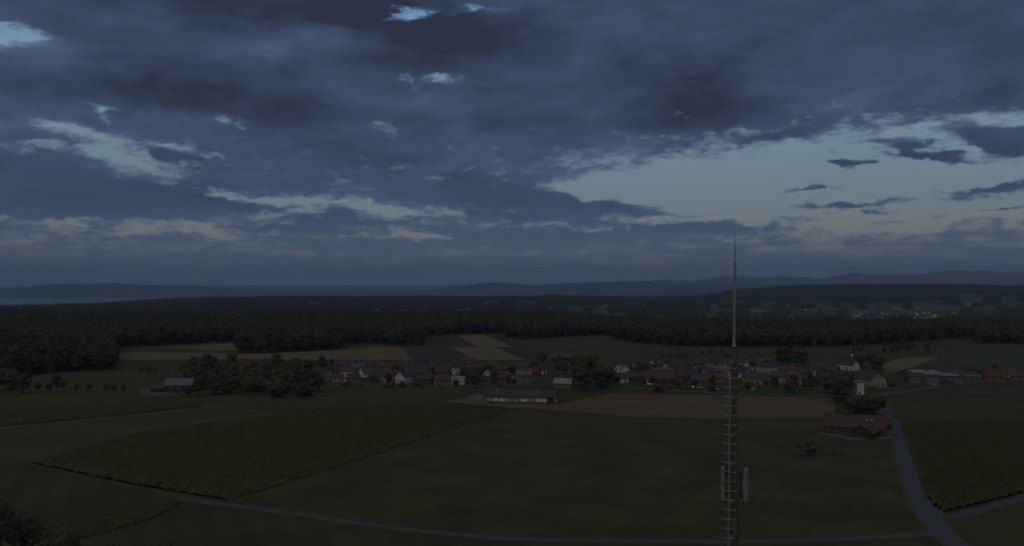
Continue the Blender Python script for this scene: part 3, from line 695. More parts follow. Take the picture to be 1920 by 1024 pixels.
# woods on the far rise (left and middle) and on the right-hand hill
def far1(p, d):
    n1 = mnoise.noise((p * .006, d * .0015, 5.0))
    return (d > 4950 + 150 * n1) or (n1 > .10 and d > 2500) or (mnoise.noise((p * .03, d * .004, 2.0)) > .22 and d > 2300) or (p < 520 and d > 3100 and n1 > -.2)
add_pts(-600, 1330, lambda p: 2700, 5450, 13, 17, 20, 28, far1)
def far2(p, d):
    n1 = mnoise.noise((p * .007, d * .0012, 8.0)); low = float(np.interp(p, [1250, 1400, 1500, 1620, 1700, 1760, 1830, 1900, 2560], [4650, 4400, 4300, 4150, 4080, 4250, 4250, 4300, 4300]))
    clearing = (1795 < p < 1850 and d < 4650) or (p > 1875 and 4550 < d < 4800)
    return (d > low + 220 * n1 and not clearing) or (n1 > .3 and 2500 < d < 3900 and not (1590 < p < 1780 and 3000 < d)) or (mnoise.noise((p * .025, d * .004, 6.0)) > .24 and d > 2700 and not (1590 < p < 1790 and 2950 < d < 3700))
add_pts(1255, 2560, lambda p: 2500, 5500, 13, 17, 20, 28, far2)
pa = np.array(pts)
me = bpy.data.meshes.new('forest'); me.from_pydata(pa[:, :3].tolist(), [], [])
for nm, tp, vals in (('tall', 'FLOAT', pa[:, 3] / 22.0), ('turn', 'FLOAT', rng.uniform(0, 6.28, len(pa))), ('pick', 'INT', rng.choice(7, len(pa), p=[.2,.19,.22,.19,.05,.04,.11]).astype(np.int32))):
    at = me.attributes.new(nm, tp, 'POINT'); at.data.foreach_set('value', vals.astype(np.float32) if tp == 'FLOAT' else vals)
forest = bpy.data.objects.new('forest', me); COL.objects.link(forest)
tag(forest, 'dark mixed woods filling the middle distance and the far rises', 'forest', None, 'stuff')
ng = bpy.data.node_groups.new('forest_trees', 'GeometryNodeTree')
ng.interface.new_socket('Geometry', in_out='INPUT', socket_type='NodeSocketGeometry'); ng.interface.new_socket('Geometry', in_out='OUTPUT', socket_type='NodeSocketGeometry')
gi = ng.nodes.new('NodeGroupInput'); go = ng.nodes.new('NodeGroupOutput')
jn = ng.nodes.new('GeometryNodeJoinGeometry')
want = [KIND['tall'][0], KIND['tall'][1], KIND['oak'][0], KIND['oak'][1], KIND['spruce'][0], KIND['spruce'][1], KIND['rust'][0]]
crowns = {}
for o in bpy.data.objects:
    if o.type == 'MESH' and o.name.split('.')[0] == 'crown': crowns.setdefault(o.data.name, o)
for w in want:
    src = crowns.get(w[0].name)
    if src is None: src = next(iter(crowns.values()))
    oi = ng.nodes.new('GeometryNodeObjectInfo'); oi.transform_space = 'ORIGINAL'; oi.inputs['Object'].default_value = src; oi.inputs['As Instance'].default_value = True
    ng.links.new(oi.outputs['Geometry'], jn.inputs[0])
ip = ng.nodes.new('GeometryNodeInstanceOnPoints'); ip.inputs['Pick Instance'].default_value = True
def attr(nm, tp):
    a = ng.nodes.new('GeometryNodeInputNamedAttribute'); a.data_type = tp; a.inputs[0].default_value = nm; return a.outputs[0]
ng.links.new(gi.outputs[0], ip.inputs['Points']); ng.links.new(jn.outputs[0], ip.inputs['Instance'])
ng.links.new(attr('pick', 'INT'), ip.inputs['Instance Index']); ng.links.new(attr('tall', 'FLOAT'), ip.inputs['Scale'])
cx = ng.nodes.new('ShaderNodeCombineXYZ'); ng.links.new(attr('turn', 'FLOAT'), cx.inputs[2]); ng.links.new(cx.outputs[0], ip.inputs['Rotation'])
ng.links.new(ip.outputs[0], go.inputs[0])
mod = forest.modifiers.new('trees', 'NODES'); mod.node_group = ng
print('forest points', len(pts), n_near, 'trees', len(TREES))

# ------------------------------------------------------------------ houses
WALL = {'white': (.70,.69,.67), 'cream': (.38,.335,.24), 'yellow': (.44,.34,.17), 'grey': (.16,.16,.165), 'paleblue': (.30,.33,.38), 'brown': (.085,.065,.05), 'redwood': (.075,.05,.044), 'pink': (.25,.205,.19), 'tan': (.2,.165,.11), 'darkwood': (.06,.05,.042), 'stone': (.19,.18,.165), 'green': (.10,.12,.12), 'brick': (.10,.078,.068)}
ROOF = {'dark': (.065,.058,.064), 'slate': (.075,.076,.09), 'blue': (.10,.115,.145), 'redbrown': (.098,.066,.058), 'orange': (.15,.08,.05), 'red': (.128,.068,.056), 'brownroof': (.088,.07,.062), 'purple': (.085,.068,.075), 'palegrey': (.26,.265,.285), 'lilac': (.155,.155,.185), 'grey': (.135,.138,.15)}
for k, c in WALL.items(): mat('wall_' + k, c, .14, 1.2, .9)
for k, c in ROOF.items(): mat('roof_' + k, c, .28, 1.6, .85, stretch=(1, 6))
glass = mat('dark_window_glass', (.02,.022,.026), .2, 2, .15, spec=.5); frame_m = mat('window_frame', (.34,.34,.33), .1, 2, .7); shut = mat('red_shutter', (.14,.045,.04), .2, 2, .8); door_m = mat('wooden_door', (.12,.08,.05), .3, 3, .8)
chim_m = mat('chimney_brick', (.13,.09,.075), .3, 3, .95); white_metal = mat('white_metal', (.4,.4,.4), .1, 2, .5)
wmb = MB(); wmb.box((0, -.03, 0), (1.0, .06, .08), 1); wmb.v = []; wmb.f = []; wmb.m = []
wmb.box((0, 0, 0), (.9, .06, 1.2), 0)
for c, d in (((-.48, -.02, 0), (.08, .12, 1.36)), ((.48, -.02, 0), (.08, .12, 1.36)), ((0, -.02, .64), (.88, .12, .08)), ((0, -.03, -.64), (1.06, .16, .08)), ((0, -.02, 0), (.06, .1, 1.2))): wmb.box(c, d, 1)
WIN = wmb.mesh('window', [glass, frame_m])
dmb = MB(); dmb.box((0, 0, 1.05), (1.0, .1, 2.1), 0); dmb.box((0, -.01, 2.14), (1.2, .14, .1), 1); DOOR = dmb.mesh('door', [door_m, frame_m])
cmb = MB(); cmb.box((0, 0, .5), (.7, .7, 1.8)); cmb.box((0, 0, 1.45), (.85, .85, .12)); CHIM = cmb.mesh('chimney', chim_m)
def house(px, py, L, W, Hw, Hr, yaw, wall, roof, label, name='house', cat='house', group=None, win=True, chim=True, ov=.5, z=0.0, door=True):
    p = P(px, py) if z == 0 else Vector((px, py, z)); az = math.atan2(p.x, p.y)
    half = abs(math.cos(R(yaw))) * W / 2 + abs(math.sin(R(yaw))) * L / 2
    c = p + Vector((math.sin(az), math.cos(az), 0)) * half
    e = empty(name, (c.x, c.y, p.z), R(yaw) - az, label, cat, group)
    w = MB(); w.prism([(-W / 2, -.3), (W / 2, -.3), (W / 2, Hw), (0, Hw + Hr), (-W / 2, Hw)], -L / 2, L / 2); w.obj('wall', MATS['wall_' + wall], e)
    r = MB(); t = .24; sl = Hr / (W / 2); y1 = W / 2 + ov; z1 = Hw - sl * ov
    for s in (-1, 1):
        r.prism([(0, Hw + Hr + .02), (s * y1, z1 + .02), (s * y1, z1 + t), (0, Hw + Hr + t + .03)], -L / 2 - ov, L / 2 + ov)
    r.box((0, 0, Hw + Hr + t + .03), (L + 2 * ov, .3, .12))
    ro = r.obj('roof', MATS['roof_' + roof], e)
    if chim: child('chimney', CHIM, ro, (random.uniform(-.3, .3) * L, random.choice((-.6, .6)), Hw + Hr - .2))
    if win:
        for s in range(max(1, int(Hw // 2.6))):
            z_ = 1.5 + 2.65 * s
            nw = max(2, int(L / 2.7))
            for k in range(nw):
                x = -L / 2 + L * (k + .5) / nw
                if s == 0 and k == nw // 2 and door: child('door', DOOR, e, (x, -W / 2 - .05, 0)); continue
                child('window', WIN, e, (x, -W / 2 - .02, z_))
            for sx, rz in ((1, R(90)), (-1, R(-90))):
                if math.sin(R(yaw)) * sx > .12: continue
                for y in ((-.24, .24) if W < 9 else (-.3, 0, .3)): child('window', WIN, e, (sx * (L / 2 + .02), y * W, z_), rz)
        if Hr > 2.4:
            for sx, rz in ((1, R(90)), (-1, R(-90))):
                if math.sin(R(yaw)) * sx <= .12: child('window', WIN, e, (sx * (L / 2 + .02), 0, Hw + Hr * .32), rz, (.8, 1, .8))
    return e
VILLAGE = [
 (370,693,9,7,3,2.6,10,'brown','slate','small brown house with slate roof behind the back of the copse'),
 (486,697,6,5,2.8,2,20,'white','slate','little white house peeping between dark trees left of the cream gable'),
 (606,713,12,6.4,4,3,-58,'cream','dark','farmhouse with cream gable and dark roof at the left end of the village'),
 (590,701,11,8,3,3.4,6,'grey','dark','grey house with long dark roof just behind the cream gabled farmhouse'),
 (572,692,8,6,3,2.4,-12,'white','dark','low house with white wall strip far left among the trees'),
 (633,717,6,5,3.2,1.2,0,'paleblue','slate','low pale blue annex left of the tall white house'),
 (645,698,13,8,4,3.4,-8,'grey','slate','house with wide slate roof behind the tall white house'),
 (673,699,9,8,3,3,-10,'grey','blue','house with blue grey roof right of the tall white house'),
 (686,708,7.5,7,3,3.4,32,'white','orange','house with steep orange tiled roof and white base'),
 (694,693,15,9,3,3.2,-5,'brown','brownroof','long house with brown roof at the back beside the stubble field'),
 (717,719,13,9.5,4,4.2,-42,'yellow','slate','large farmhouse with yellow gable and big slate roof'),
 (703,719,6.5,4,1.9,1.2,4,'tan','orange','low shed with orange roof left of the yellow gable'),
 (735,700,14,10,3.5,3.6,-6,'brick','redbrown','house with broad red brown roof behind the yellow gable'),
 (752,692,8,6,3,2.2,8,'grey','blue','blue roofed house at the back right of the broad red roof'),
 (757,720,7,7,4.2,3,48,'white','slate','white house with dark windows right of the yellow gable'),
 (780,709,15,10,3.4,4.2,-5,'grey','slate','wide dark slate roof right of the white house with dark windows'),
 (798,697,4.5,4.6,3,1.8,88,'white','grey','little white gable behind the wide slate roof'),
 (795,721,8,6,3.4,2.4,0,'brick','brownroof','dull red house with low brown roof at the village front'),
 (826,708,9,8,3.4,3.4,20,'brick','redbrown','red roofed house left of the bright white gable'),
 (846,707,8,6.4,3.2,3.2,-70,'white','dark','house with bright white gable and green balcony door'),
 (856,721,9.5,7,3.4,.8,-4,'white','palegrey','low white shed with flat pale roof behind the low reddish tree'),
 (828,722,9,7,3,2.6,6,'pink','redbrown','pinkish house with red roof left of the low white shed'),
 (876,700,8,7,3,2.4,-14,'grey','purple','purple roofed house behind the garden trees left of the barn'),
 (900,700,12,8,3,3,-6,'brown','purple','long purple roof behind the small white gable'),
 (918,711,6,5.6,3.6,2.6,60,'white','dark','house with small bright white gable above the long cream barn'),
 (948,701,15,9,3.2,3.2,-4,'brown','purple','longest purple roof in the row above the cream barn'),
 (940,716,7,5,2.6,1.4,0,'tan','brownroof','small tan shed above the long cream barn'),
 (965,719,6.5,6,2.8,1.4,4,'darkwood','grey','brown boarded shed left of the house with white ground floor'),
 (983,721,8.5,8,5.6,2.2,-4,'stone','grey','grey stone house with white ground floor right of the boarded shed'),
 (995,696,14,9,3.6,2.4,-8,'brick','slate','house with slate roof and orange red gable'),
 (1000,706,8,6,3,2,-20,'brick','red','small house with bright red roof below the slate roofed house'),
 (1033,724,5,5,6.2,.5,0,'green','slate','tall blue green shed left of the pale grey roof'),
 (1105,695,10,8,3.2,3.2,12,'pink','purple','pink house with purple roof half hidden behind the grove'),
 (1155,705,6,6,5.2,2.6,-60,'white','brownroof','tall white house at the right side of the grove'),
 (1167,704,6,6,4.4,2.6,-66,'white','grey','second tall white house pressed against the grove houses'),
 (1150,697,8,7,3,2.6,0,'pink','brownroof','low pink walled house behind the tall white house by the grove'),
 (1196,706,9,8,3,3.6,92,'darkwood','slate','dark house with white barge boards along its gable'),
 (1210,699,9,7,3,3,-12,'grey','slate','slate roofed house behind the dark house with white barge boards'),
 (1224,692,5,4,4.4,1.6,70,'white','dark','narrow white house with a thin white pole'),
 (1245,692,11,7,2.8,2.8,4,'brick','redbrown','red brown house right of the narrow white house'),
 (1242,701,13,6,2.2,1.6,0,'grey','blue','long low house with blue roof above the big red barn roof'),
 (1268,700,7,6,2.8,2.4,-40,'white','dark','small white house right of the long blue roof'),
 (1301,691,9,8,3.6,3.6,4,'brown','brownroof','large brown roofed house at the back left of the mast'),
 (1303,700,6.4,6,3,2.6,-70,'white','dark','small house with white gable below the large brown roof'),
 (1323,694,7,5,2.4,1.2,0,'white','palegrey','house with a bright pale roof edge left of the mast'),
 (1281,705,8,7,2.8,2.4,10,'brown','dark','dark roofed house between the red barn roof and the white gable'),
 (1313,722,12,9,3,3.4,6,'grey','slate','grey house with slate roof above the parked cars'),
 (1342,704,9,8,3.2,2.8,-6,'brick','grey','brick house with grey roof just left of the ladder'),
 (1362,704,5,5,4,1.6,0,'yellow','grey','pale yellow house directly behind the ladder'),
 (1352,717,8,6,2.6,2,6,'pink','orange','house with orange tiled roof low behind the ladder'),
 (1404,689,15,7,3.2,1.6,-4,'white','slate','long white house with a row of dark windows right of the mast'),
 (1392,709,7.5,7,3.4,2.6,-30,'white','dark','white house with dark roof close right of the mast'),
 (1410,705,9,7,3,2.4,6,'grey','grey','grey roofed house between the long white house and the street'),
 (1422,722,9.5,7,4.2,2.4,-6,'pink','brownroof','house with purple brown walls above the white van'),
 (1401,716,5,5,3,1.4,0,'yellow','brownroof','small yellow house beside the mast'),
 (1437,712,13,10,3,3.6,16,'stone','lilac','barn with large pale lilac roof right of the mast'),
 (1459,720,9,8,4.2,2.4,-8,'paleblue','slate','pale blue house right of the lilac roof'),
 (1477,719,7,7,4.6,2.2,20,'paleblue','blue','second pale blue house with white balcony'),
 (1488,708,12,8,3.2,3,-4,'white','red','white house with bright red roof right of the lilac roof'),
 (1518,712,8,7,3.6,2.4,-40,'white','redbrown','white house with red brown roof next to the bright red roof'),
 (1535,694,10,7,2.8,3,4,'darkwood','slate','dark boarded house with slate roof left of the white hilltop house'),
 (1590,695,12.5,8,3.8,3,-34,'white','dark','white house with dark roof standing apart behind the village'),
 (1629,727,17,10.5,4.6,3.8,-52,'cream','slate','farmhouse with wide cream gable and long slate roof right of the white tower'),
 (1817,716,12,8,3.2,.8,-3,'tan','grey','low tan hall with two dark doors right of the striped shed'),
 (1866,713,10.5,9,2.6,3.8,-4,'tan','red','house with red roof and tan walls at far right'),
 (1843,711,6,6,3,2.4,70,'brick','redbrown','small house with red gable left of the red roof at far right'),
 (1912,713,10.5,9,2.6,3.8,0,'stone','red','house with dull red roof at the right edge of the photo'),
 (1822,701,13,8,2.6,2.4,-6,'grey','dark','dark low roof behind the low tan hall'),
 (700,703,8,7,3,2.6,-24,'white','dark','white walled house squeezed between brown and red roofs'),
 (664,717,6,5,3,2,16,'pink','slate','small pink house right of the tall white house'),
 (770,700,8,7,3,2.6,10,'white','brownroof','white house peeping over the wide slate roof'),
 (815,699,8,7,3,2.8,-30,'grey','slate','slate roofed house behind the red roofed house'),
 (862,696,9,7,3,2.8,4,'white','dark','dark roofed house at the rear left of the purple roofs'),
 (888,712,7,6,2.8,2.4,-50,'white','slate','white house with slate roof behind the barn garden trees'),
 (925,692,9,7,3,2.6,12,'pink','brownroof','pink house with brown roof behind the long purple roof'),
 (965,695,8,6,3,2.6,-14,'white','slate','white house behind the longest purple roof'),
 (1012,702,7,6,3,2.4,30,'white','dark','white house with dark roof left of the garden trees'),
 (1175,694,8,7,3,2.6,-30,'white','dark','white house at the back right of the grove'),
 (1188,716,9,7,3,2.8,6,'brown','slate','brown house with slate roof right of the grove'),
 (1270,690,8,7,3,2.6,-16,'white','slate','white house behind the long blue roof'),
 (1285,716,7,6,2.8,2.4,-34,'pink','brownroof','pinkish house behind the parked red car'),
 (1330,710,8,7,3,2.6,40,'white','slate','white house with slate roof left of the ladder'),
 (1445,698,9,7,3,2.6,-10,'white','dark','white house with dark roof behind the lilac roof'),
 (1468,702,8,6,3,2.4,20,'grey','slate','grey house beside the tall dark trees'),
 (1500,722,8,6,3,2.6,-16,'white','brownroof','white house with brown roof among street garden trees'),
 (1545,716,8,7,3,2.6,8,'brown','dark','dark house at the street left of the large dark trees'),
 (1888,708,8,7,3,2.8,-24,'white','brownroof','white house between the two red roofs at far right'),
 (628,702,8,6,3,2.6,14,'stone','dark','stone coloured house behind the pale blue annex'),
 (741,712,7,6,3,2.6,-20,'white','redbrown','white house tucked behind the yellow gable on its right'),
 (838,698,8,7,3,2.6,-8,'grey','dark','dark roofed house behind the bright white gable'),
 (905,720,7,5,2.4,1.6,10,'stone','dark','low stone house between garden trees left of the cream barn'),
 (945,712,7,6,2.8,2.2,-30,'white','slate','white house below the longest purple roof'),
 (978,704,8,6,3,2.4,10,'white','brownroof','white house left of the small bright red roof'),
 (1140,712,8,6,3,2.6,-18,'brown','dark','brown house at the right foot of the grove'),
 (1165,718,7,6,2.8,2.4,14,'white','slate','white house between garden trees right of the grove'),
 (1215,712,7,6,3,2.4,-24,'grey','slate','grey house just left of the big red brown barn'),
 (1255,697,7,6,3,2.6,50,'white','dark','white gable at the end of the long blue roof'),
 (1296,710,8,6,3,2.6,-10,'stone','dark','stone house above the grey house by the parked cars'),
 (1318,703,7,6,3,2.4,20,'white','brownroof','white house with brown roof below the bright pale roof edge'),
 (1350,695,8,7,3,2.6,-30,'white','slate','white house high behind the ladder'),
 (1372,713,6,6,3,2.4,60,'white','dark','white gable hidden behind the mast pole'),
 (1432,699,8,6,3,2.4,20,'stone','slate','stone house above the lilac barn roof'),
 (1480,698,8,6,3,2.4,-14,'white','dark','white house behind the bright red roof'),
 (1530,704,8,6,3,2.4,-20,'white','slate','white house left of the dark roofed street house'),
 (810,718,6,5,2.4,1.8,-8,'brown','brownroof','small brown outhouse beside the dull red house'),
 (868,712,6,5,2.6,2,12,'grey','blue','small blue roofed house behind the low white shed'),
 (1258,712,6,5,2.6,2,-30,'tan','dark','small tan house right of the big red barn roof'),
 (1385,698,7,6,2.6,2.2,4,'stone','slate','small stone house under the long white house'),
 (1560,703,8,7,2.8,2.6,-14,'brown','purple','purple roofed house between dark trees left of the wide cream gable'),
]
for h in VILLAGE: house(*h)

# tall white house with balcony, shutters and red roof
e = house(651, 716, 8.6, 7.6, 6.3, 2.2, 4, 'white', 'red', 'tall white house with dark windows, red roof and a balcony')
b = MB(); b.box((0, -4.5, 2.9), (8.0, 1.3, .14)); b.box((0, -5.1, 3.9), (8.0, .06, .08)); [b.box((-4 + .5 * k, -5.1, 3.4), (.06, .06, 1.0)) for k in range(17)]; b.obj('balcony', MATS['wall_grey'], e)
sh = MB(); sh.box((0, 0, 0), (.4, .06, 1.3)); shm = sh.mesh('shutter', shut)
for x in (-3.8, -2.2, -.8, .8, 2.2, 3.8): child('shutter', shm, e, (x, -3.87, 4.15))
e['label'] = 'tall white house with dark windows, red roof and balcony at left of village'
# red barn with lean-to
e = house(338, 737, 14, 10, 4.2, 3.0, -8, 'redwood', 'lilac', 'red boarded barn with pale slate roof left of the copse', 'barn', 'barn', win=False, chim=False)
l = MB(); l.prism([(-4.6, -.3), (4.2, -.3), (4.2, 3.6), (-4.6, 2.4)], -14.5, -7.1); l.obj('lean_to', MATS['wall_redwood'], e)
l = MB(); l.prism([(-5.2, 2.36), (4.4, 3.66), (4.4, 3.9), (-5.2, 2.6)], -15.2, -7.0); l.obj('lean_to_roof', MATS['roof_brownroof'], e)
for x in (-4, 0, 4): child('door', DOOR, e, (x, -5.05, 0), 0, (2.4, 1, 1.4))
pl = MB(); pl.box((-3.5, -5.03, .3), (21, .1, .6)); pl.obj('plinth', MATS['wall_stone'], e)
# long cream barn
e = house(976, 755, 35.5, 10.5, 3.0, 2.6, -7, 'cream', 'purple', 'long low cream barn with purple red roof at the edge of the harvested field', 'barn', 'barn', win=False, chim=False, ov=.8)
for k in range(9):
    if k == 4: continue
    x = -17.3 + 3.65 * k
    pm = MB(); pm.box((0, 0, 0), (3.3, .1, 1.5)); child('wall_panel', pm.mesh('wall_panel', MATS['wall_white' if k % 3 else 'wall_cream']), e, (x + 1.8, -5.32, .95))
for k in range(11): child('post', MB().mesh('post', door_m) if False else (lambda q: (q.box((0, 0, 1.4), (.22, .22, 2.8)), q.mesh('post', door_m))[1])(MB()), e, (-17.6 + 3.52 * k, -5.5, 0))
dm = MB(); dm.box((0, 0, 1.4), (3.2, .14, 2.8)); child('red_door', dm.mesh('door', mat('dull_red_boards', (.09,.04,.035), .2, 2, .85)), e, (15.6, -5.36, 0))
vm = MB(); vm.tube((0, 0, 0), (0, 0, 1.6), .28, .28, 10); vm.tube((0, 0, 1.6), (0, 0, 1.9), .45, .2, 10); vmm = vm.mesh('roof_vent', white_metal)
for x in (-11.4, 9.2): child('roof_vent', vmm, e, (x, -2.2, 4.4))
# blue trailer / polytunnel at the barn end
p = P(1036, 755); e = empty('polytunnel', (p.x, p.y + 2, 0), R(20), 'small pale blue polytunnel at the right end of the long cream barn', 'polytunnel')
t = MB(); t.prism([(1.3 * math.cos(a), 1.5 * math.sin(a)) for a in np.linspace(0, math.pi, 9)], -2.2, 2.2); t.obj('cover', mat('blue_film', (.25,.29,.33), .15, 1, .5), e)
for x in (-2.2, 0, 2.2):
    t = MB()
    an = np.linspace(0, math.pi, 9)
    for a, b_ in zip(an[:-1], an[1:]): t.tube((x, 1.34 * math.cos(a), 1.54 * math.sin(a)), (x, 1.34 * math.cos(b_), 1.54 * math.sin(b_)), .04, .04, 5)
    t.obj('hoop', white_metal, e)
# pale grey shed roof with two poles
e = house(1057, 728, 10, 9, 2.6, 2.2, -14, 'stone', 'palegrey', 'shed with large pale grey roof and two thin white poles', 'shed', 'shed', win=False, chim=False)
for x in (-2.4, -1.4): t = MB(); t.tube((x, 1, 4), (x, 1, 9.2), .07, .05, 6); t.obj('pole', white_metal, e)
# red and lilac hall on the meadow
e = house(1056, 677, 17, 11, 2.6, 3.4, -3, 'brown', 'red', 'hall with red and lilac roof alone on the meadow behind the village', 'hall', 'hall', win=False, chim=False)
t = MB(); t.prism([(-10.2, 2.2), (-5.6, 3.2), (-5.6, 3.45), (-10.2, 2.45)], -6.5, 9); t.obj('porch_roof', MATS['roof_lilac'], e)
t = MB(); [t.box((x, -9.9, 1.1), (.2, .2, 2.2)) for x in (-6, -2, 2, 6, 8.6)]; t.obj('posts', door_m, e)
# big red-brown barn in the village
e = house(1236, 720, 18, 11, 3.2, 4.4, 4, 'redwood', 'redbrown', 'big barn with worn red brown roof by the street left of the mast', 'barn', 'barn', win=False, chim=False)
for x in (-6, 0, 5): child('door', DOOR, e, (x, -5.55, 0), 0, (2.2, 1, 1.2))
g = MB(); g.box((-5.5, -7.6, 1.1), (4.2, 4, 2.2)); g.box((-5.5, -7.6, 2.26), (4.6, 4.4, .12)); g.obj('garage', MATS['wall_white'], e)
# striped skylight shed: the stripes lie along the front slope of the roof
e = house(1744, 721, 30, 20, 4.4, 2.8, 22, 'tan', 'slate', 'large tan shed with pale skylight stripes across its dark roof', 'shed', 'shed', win=False, chim=False)
sk = mat('skylight_sheet', (.40,.42,.46), .08, 1, .4)
sl = 2.8 / 10
for x0, x1, y0 in ((-13.5, -4, 1.0), (-1.5, 2, 1.0), (-12.5, 4.5, 3.4), (-6.5, 9.5, 5.8), (3.5, 13, 8.2)):
    t = MB(); y1 = y0 + 1.0; t.prism([(-y0, 7.2 - sl * y0 + .28), (-y1, 7.2 - sl * y1 + .28), (-y1, 7.2 - sl * y1 + .37), (-y0, 7.2 - sl * y0 + .37)], x0, x1)
    t.obj('skylight', sk, e)
for x in (-8, 4): child('door', DOOR, e, (x, -10.05, 0), 0, (4, 1, 1.7))
g = MB(); g.box((-15.15, -3, 1.8), (.3, 5, 3.6)); g.obj('gate', MATS['wall_darkwood'], e)
p = P(1776, 721); e = empty('container', (p.x, p.y - .5, 0), R(16) - math.atan2(p.x, p.y), 'blue shipping container standing before the striped shed', 'container')
t = MB(); t.box((0, 0, 1.35), (7.2, 2.4, 2.4)); [t.box((-3.4 + .4 * k, -1.23, 1.35), (.16, .06, 2.3)) for k in range(18)]; t.obj('body', mat('blue_steel', (.06,.075,.17), .15, 1, .6), e)
t = MB(); [t.box((x, y, .08), (.3, .3, .16)) for x in (-3.3, 3.3) for y in (-1, 1)]; t.obj('corner_foot', white_metal, e)
t = MB(); t.box((3.63, 0, 1.35), (.06, 2.2, 2.2)); t.obj('door', MATS['blue_steel'], e)
# white transformer tower
p = P(1618, 743); e = empty('transformer_tower', (p.x, p.y + 2, 0), R(-18) - math.atan2(p.x, p.y), 'narrow white transformer tower beside large dark trees', 'tower')
t = MB(); t.box((0, 0, 3.4), (3.6, 3.6, 7.4)); t.obj('wall', MATS['wall_white'], e)
t = MB(); t.prism([(-2.1, 7.1), (2.1, 7.1), (0, 8.3)], -2.1, 2.1); t.obj('roof', MATS['roof_grey'], e)
t = MB(); t.box((1.84, 0, 3.6), (.08, 2.2, 5.6)); t.obj('louvre', MATS['roof_redbrown'], e)
child('door', DOOR, e, (-.4, -1.85, 0)); t = MB(); t.box((0, -3.4, .5), (4.4, 2.6, 1.0)); t.obj('base', MATS['wall_paleblue'], e)
# farmhouse by the road
e = house(1603, 816, 22.5, 10, 3.2, 4.0, -2, 'brown', 'redbrown', 'long farmhouse with red brown tiled roof beside the curving road', 'farmhouse', 'farmhouse')
ex = MB(); ex.prism([(-3.9, -.3), (3.9, -.3), (3.9, 2.4), (0, 5.0), (-3.9, 2.4)], 0, 7.5)
me_ = ex.mesh('front_wing', MATS['wall_redwood']); child('front_wing', me_, e, (5.0, -4.6, 0), R(-108))
ex = MB()
for s in (-1, 1): ex.prism([(0, 5.02), (s * 4.6, 1.95), (s * 4.6, 2.2), (0, 5.3)], -4.5, 8.1)
child('wing_roof', ex.mesh('wing_roof', MATS['roof_orange'] if False else MATS['roof_redbrown']), e, (5.0, -4.6, 0), R(-108))

sk2 = MB(); sk2.box((0, 0, 0), (.8, .1, 1.0)); sm = sk2.mesh('skylight', MATS['roof_palegrey'])
for x in (4.6, 6.2): o = child('skylight', sm, e, (x, -2.2, 5.9)); o.rotation_euler = (R(-52), 0, 0)
e = house(1655, 806, 6, 5, 2.2, 1.4, 10, 'darkwood', 'brownroof', 'small dark shed right of the red roofed farmhouse under trees', 'shed', 'shed', win=False, chim=False)
p = P(1590, 819); e = empty('swimming_pool', (p.x, p.y + 1.2, 0), 0, 'round blue paddling pool in front of the red roofed farmhouse', 'pool')
t = MB(); t.tube((0, 0, 0), (0, 0, .9), 1.35, 1.35, 20); t.obj('wall', mat('blue_plastic', (.08,.10,.30), .1, 1, .4), e)
t = MB(); t.tube((0, 0, .78), (0, 0, .905), 1.25, 1.25, 20); t.obj('water', mat('pool_water', (.08,.11,.2), .1, 1, .1), e)

# ------------------------------------------------------------------ far villages
FARW = [MATS['wall_' + k] for k in ('white', 'cream', 'white', 'stone')]; FARR = [MATS['roof_' + k] for k in ('brownroof', 'dark', 'slate', 'redbrown')]
FM = []
for k in range(6):
    L, W, a, r = random.uniform(11, 16), random.uniform(8.5, 11), random.uniform(4.5, 6.5), random.uniform(3, 4.2); t = MB()
    t.prism([(-W / 2, -2), (W / 2, -2), (W / 2, a), (0, a + r), (-W / 2, a)], -L / 2, L / 2, 0)
    for s in (-1, 1): t.prism([(0, a + r + .05), (s * (W / 2 + .5), a - .3), (s * (W / 2 + .5), a), (0, a + r + .4)], -L / 2 - .5, L / 2 + .5, 1)
    FM.append(t.mesh('far_house', [FARW[k % 4], FARR[(k * 3 + 1) % 4]]))
def far_village(px0, px1, y0, y1, n, label, group):
    for k in range(n):
        p = hit(random.uniform(px0, px1), random.uniform(y0, y1)); k_ = random.uniform(.55, .85); o = child('house', random.choice(FM), None, (p.x, p.y, p.z), random.uniform(-.9, .9), (k_, k_, k_)); tag(o, label, 'house', group)
far_village(575, 705, 567, 574, 26, 'tiny pale house in the hamlet on the far rise left of centre', 'houses of the far hamlet left of centre')
far_village(815, 905, 560, 566, 9, 'tiny pale house among far fields above the middle wood', 'houses among the far fields')
far_village(1078, 1125, 561, 564, 7, 'tiny white house in the row on the far rise near the middle', 'houses in the far row near the middle')
far_village(1205, 1245, 568, 578, 10, 'tiny house in the far hamlet left of the mast', 'houses of the far hamlet left of the mast')
far_village(1600, 1790, 586, 598, 44, 'small pale house in the far village below the wooded hill at right', 'houses of the far village below the hill')
far_village(1845, 1905, 596, 601, 12, 'small pale house in the far hamlet near the right edge', 'houses of the far hamlet at right')
far_village(1500, 1530, 578, 583, 4, 'tiny farm house on the slope left of the far village', 'farm houses on the slope')
for px, py, hgt, lb in ((1752,597,22,'white church tower with pointed spire in the far village at right'), (817,574,20,'pale tower standing among far fields above the middle wood')):
    p = hit(px, py); e = empty('church_tower', p, .3, lb, 'church tower'); t = MB(); t.box((0, 0, hgt * .3), (6.5, 6.5, hgt * .7)); t.obj('wall', MATS['wall_white'], e)
    t = MB(); t.tube((0, 0, hgt * .65), (0, 0, hgt * 1.25), 4.6, .1, 4); t.obj('spire', MATS['roof_dark'], e)

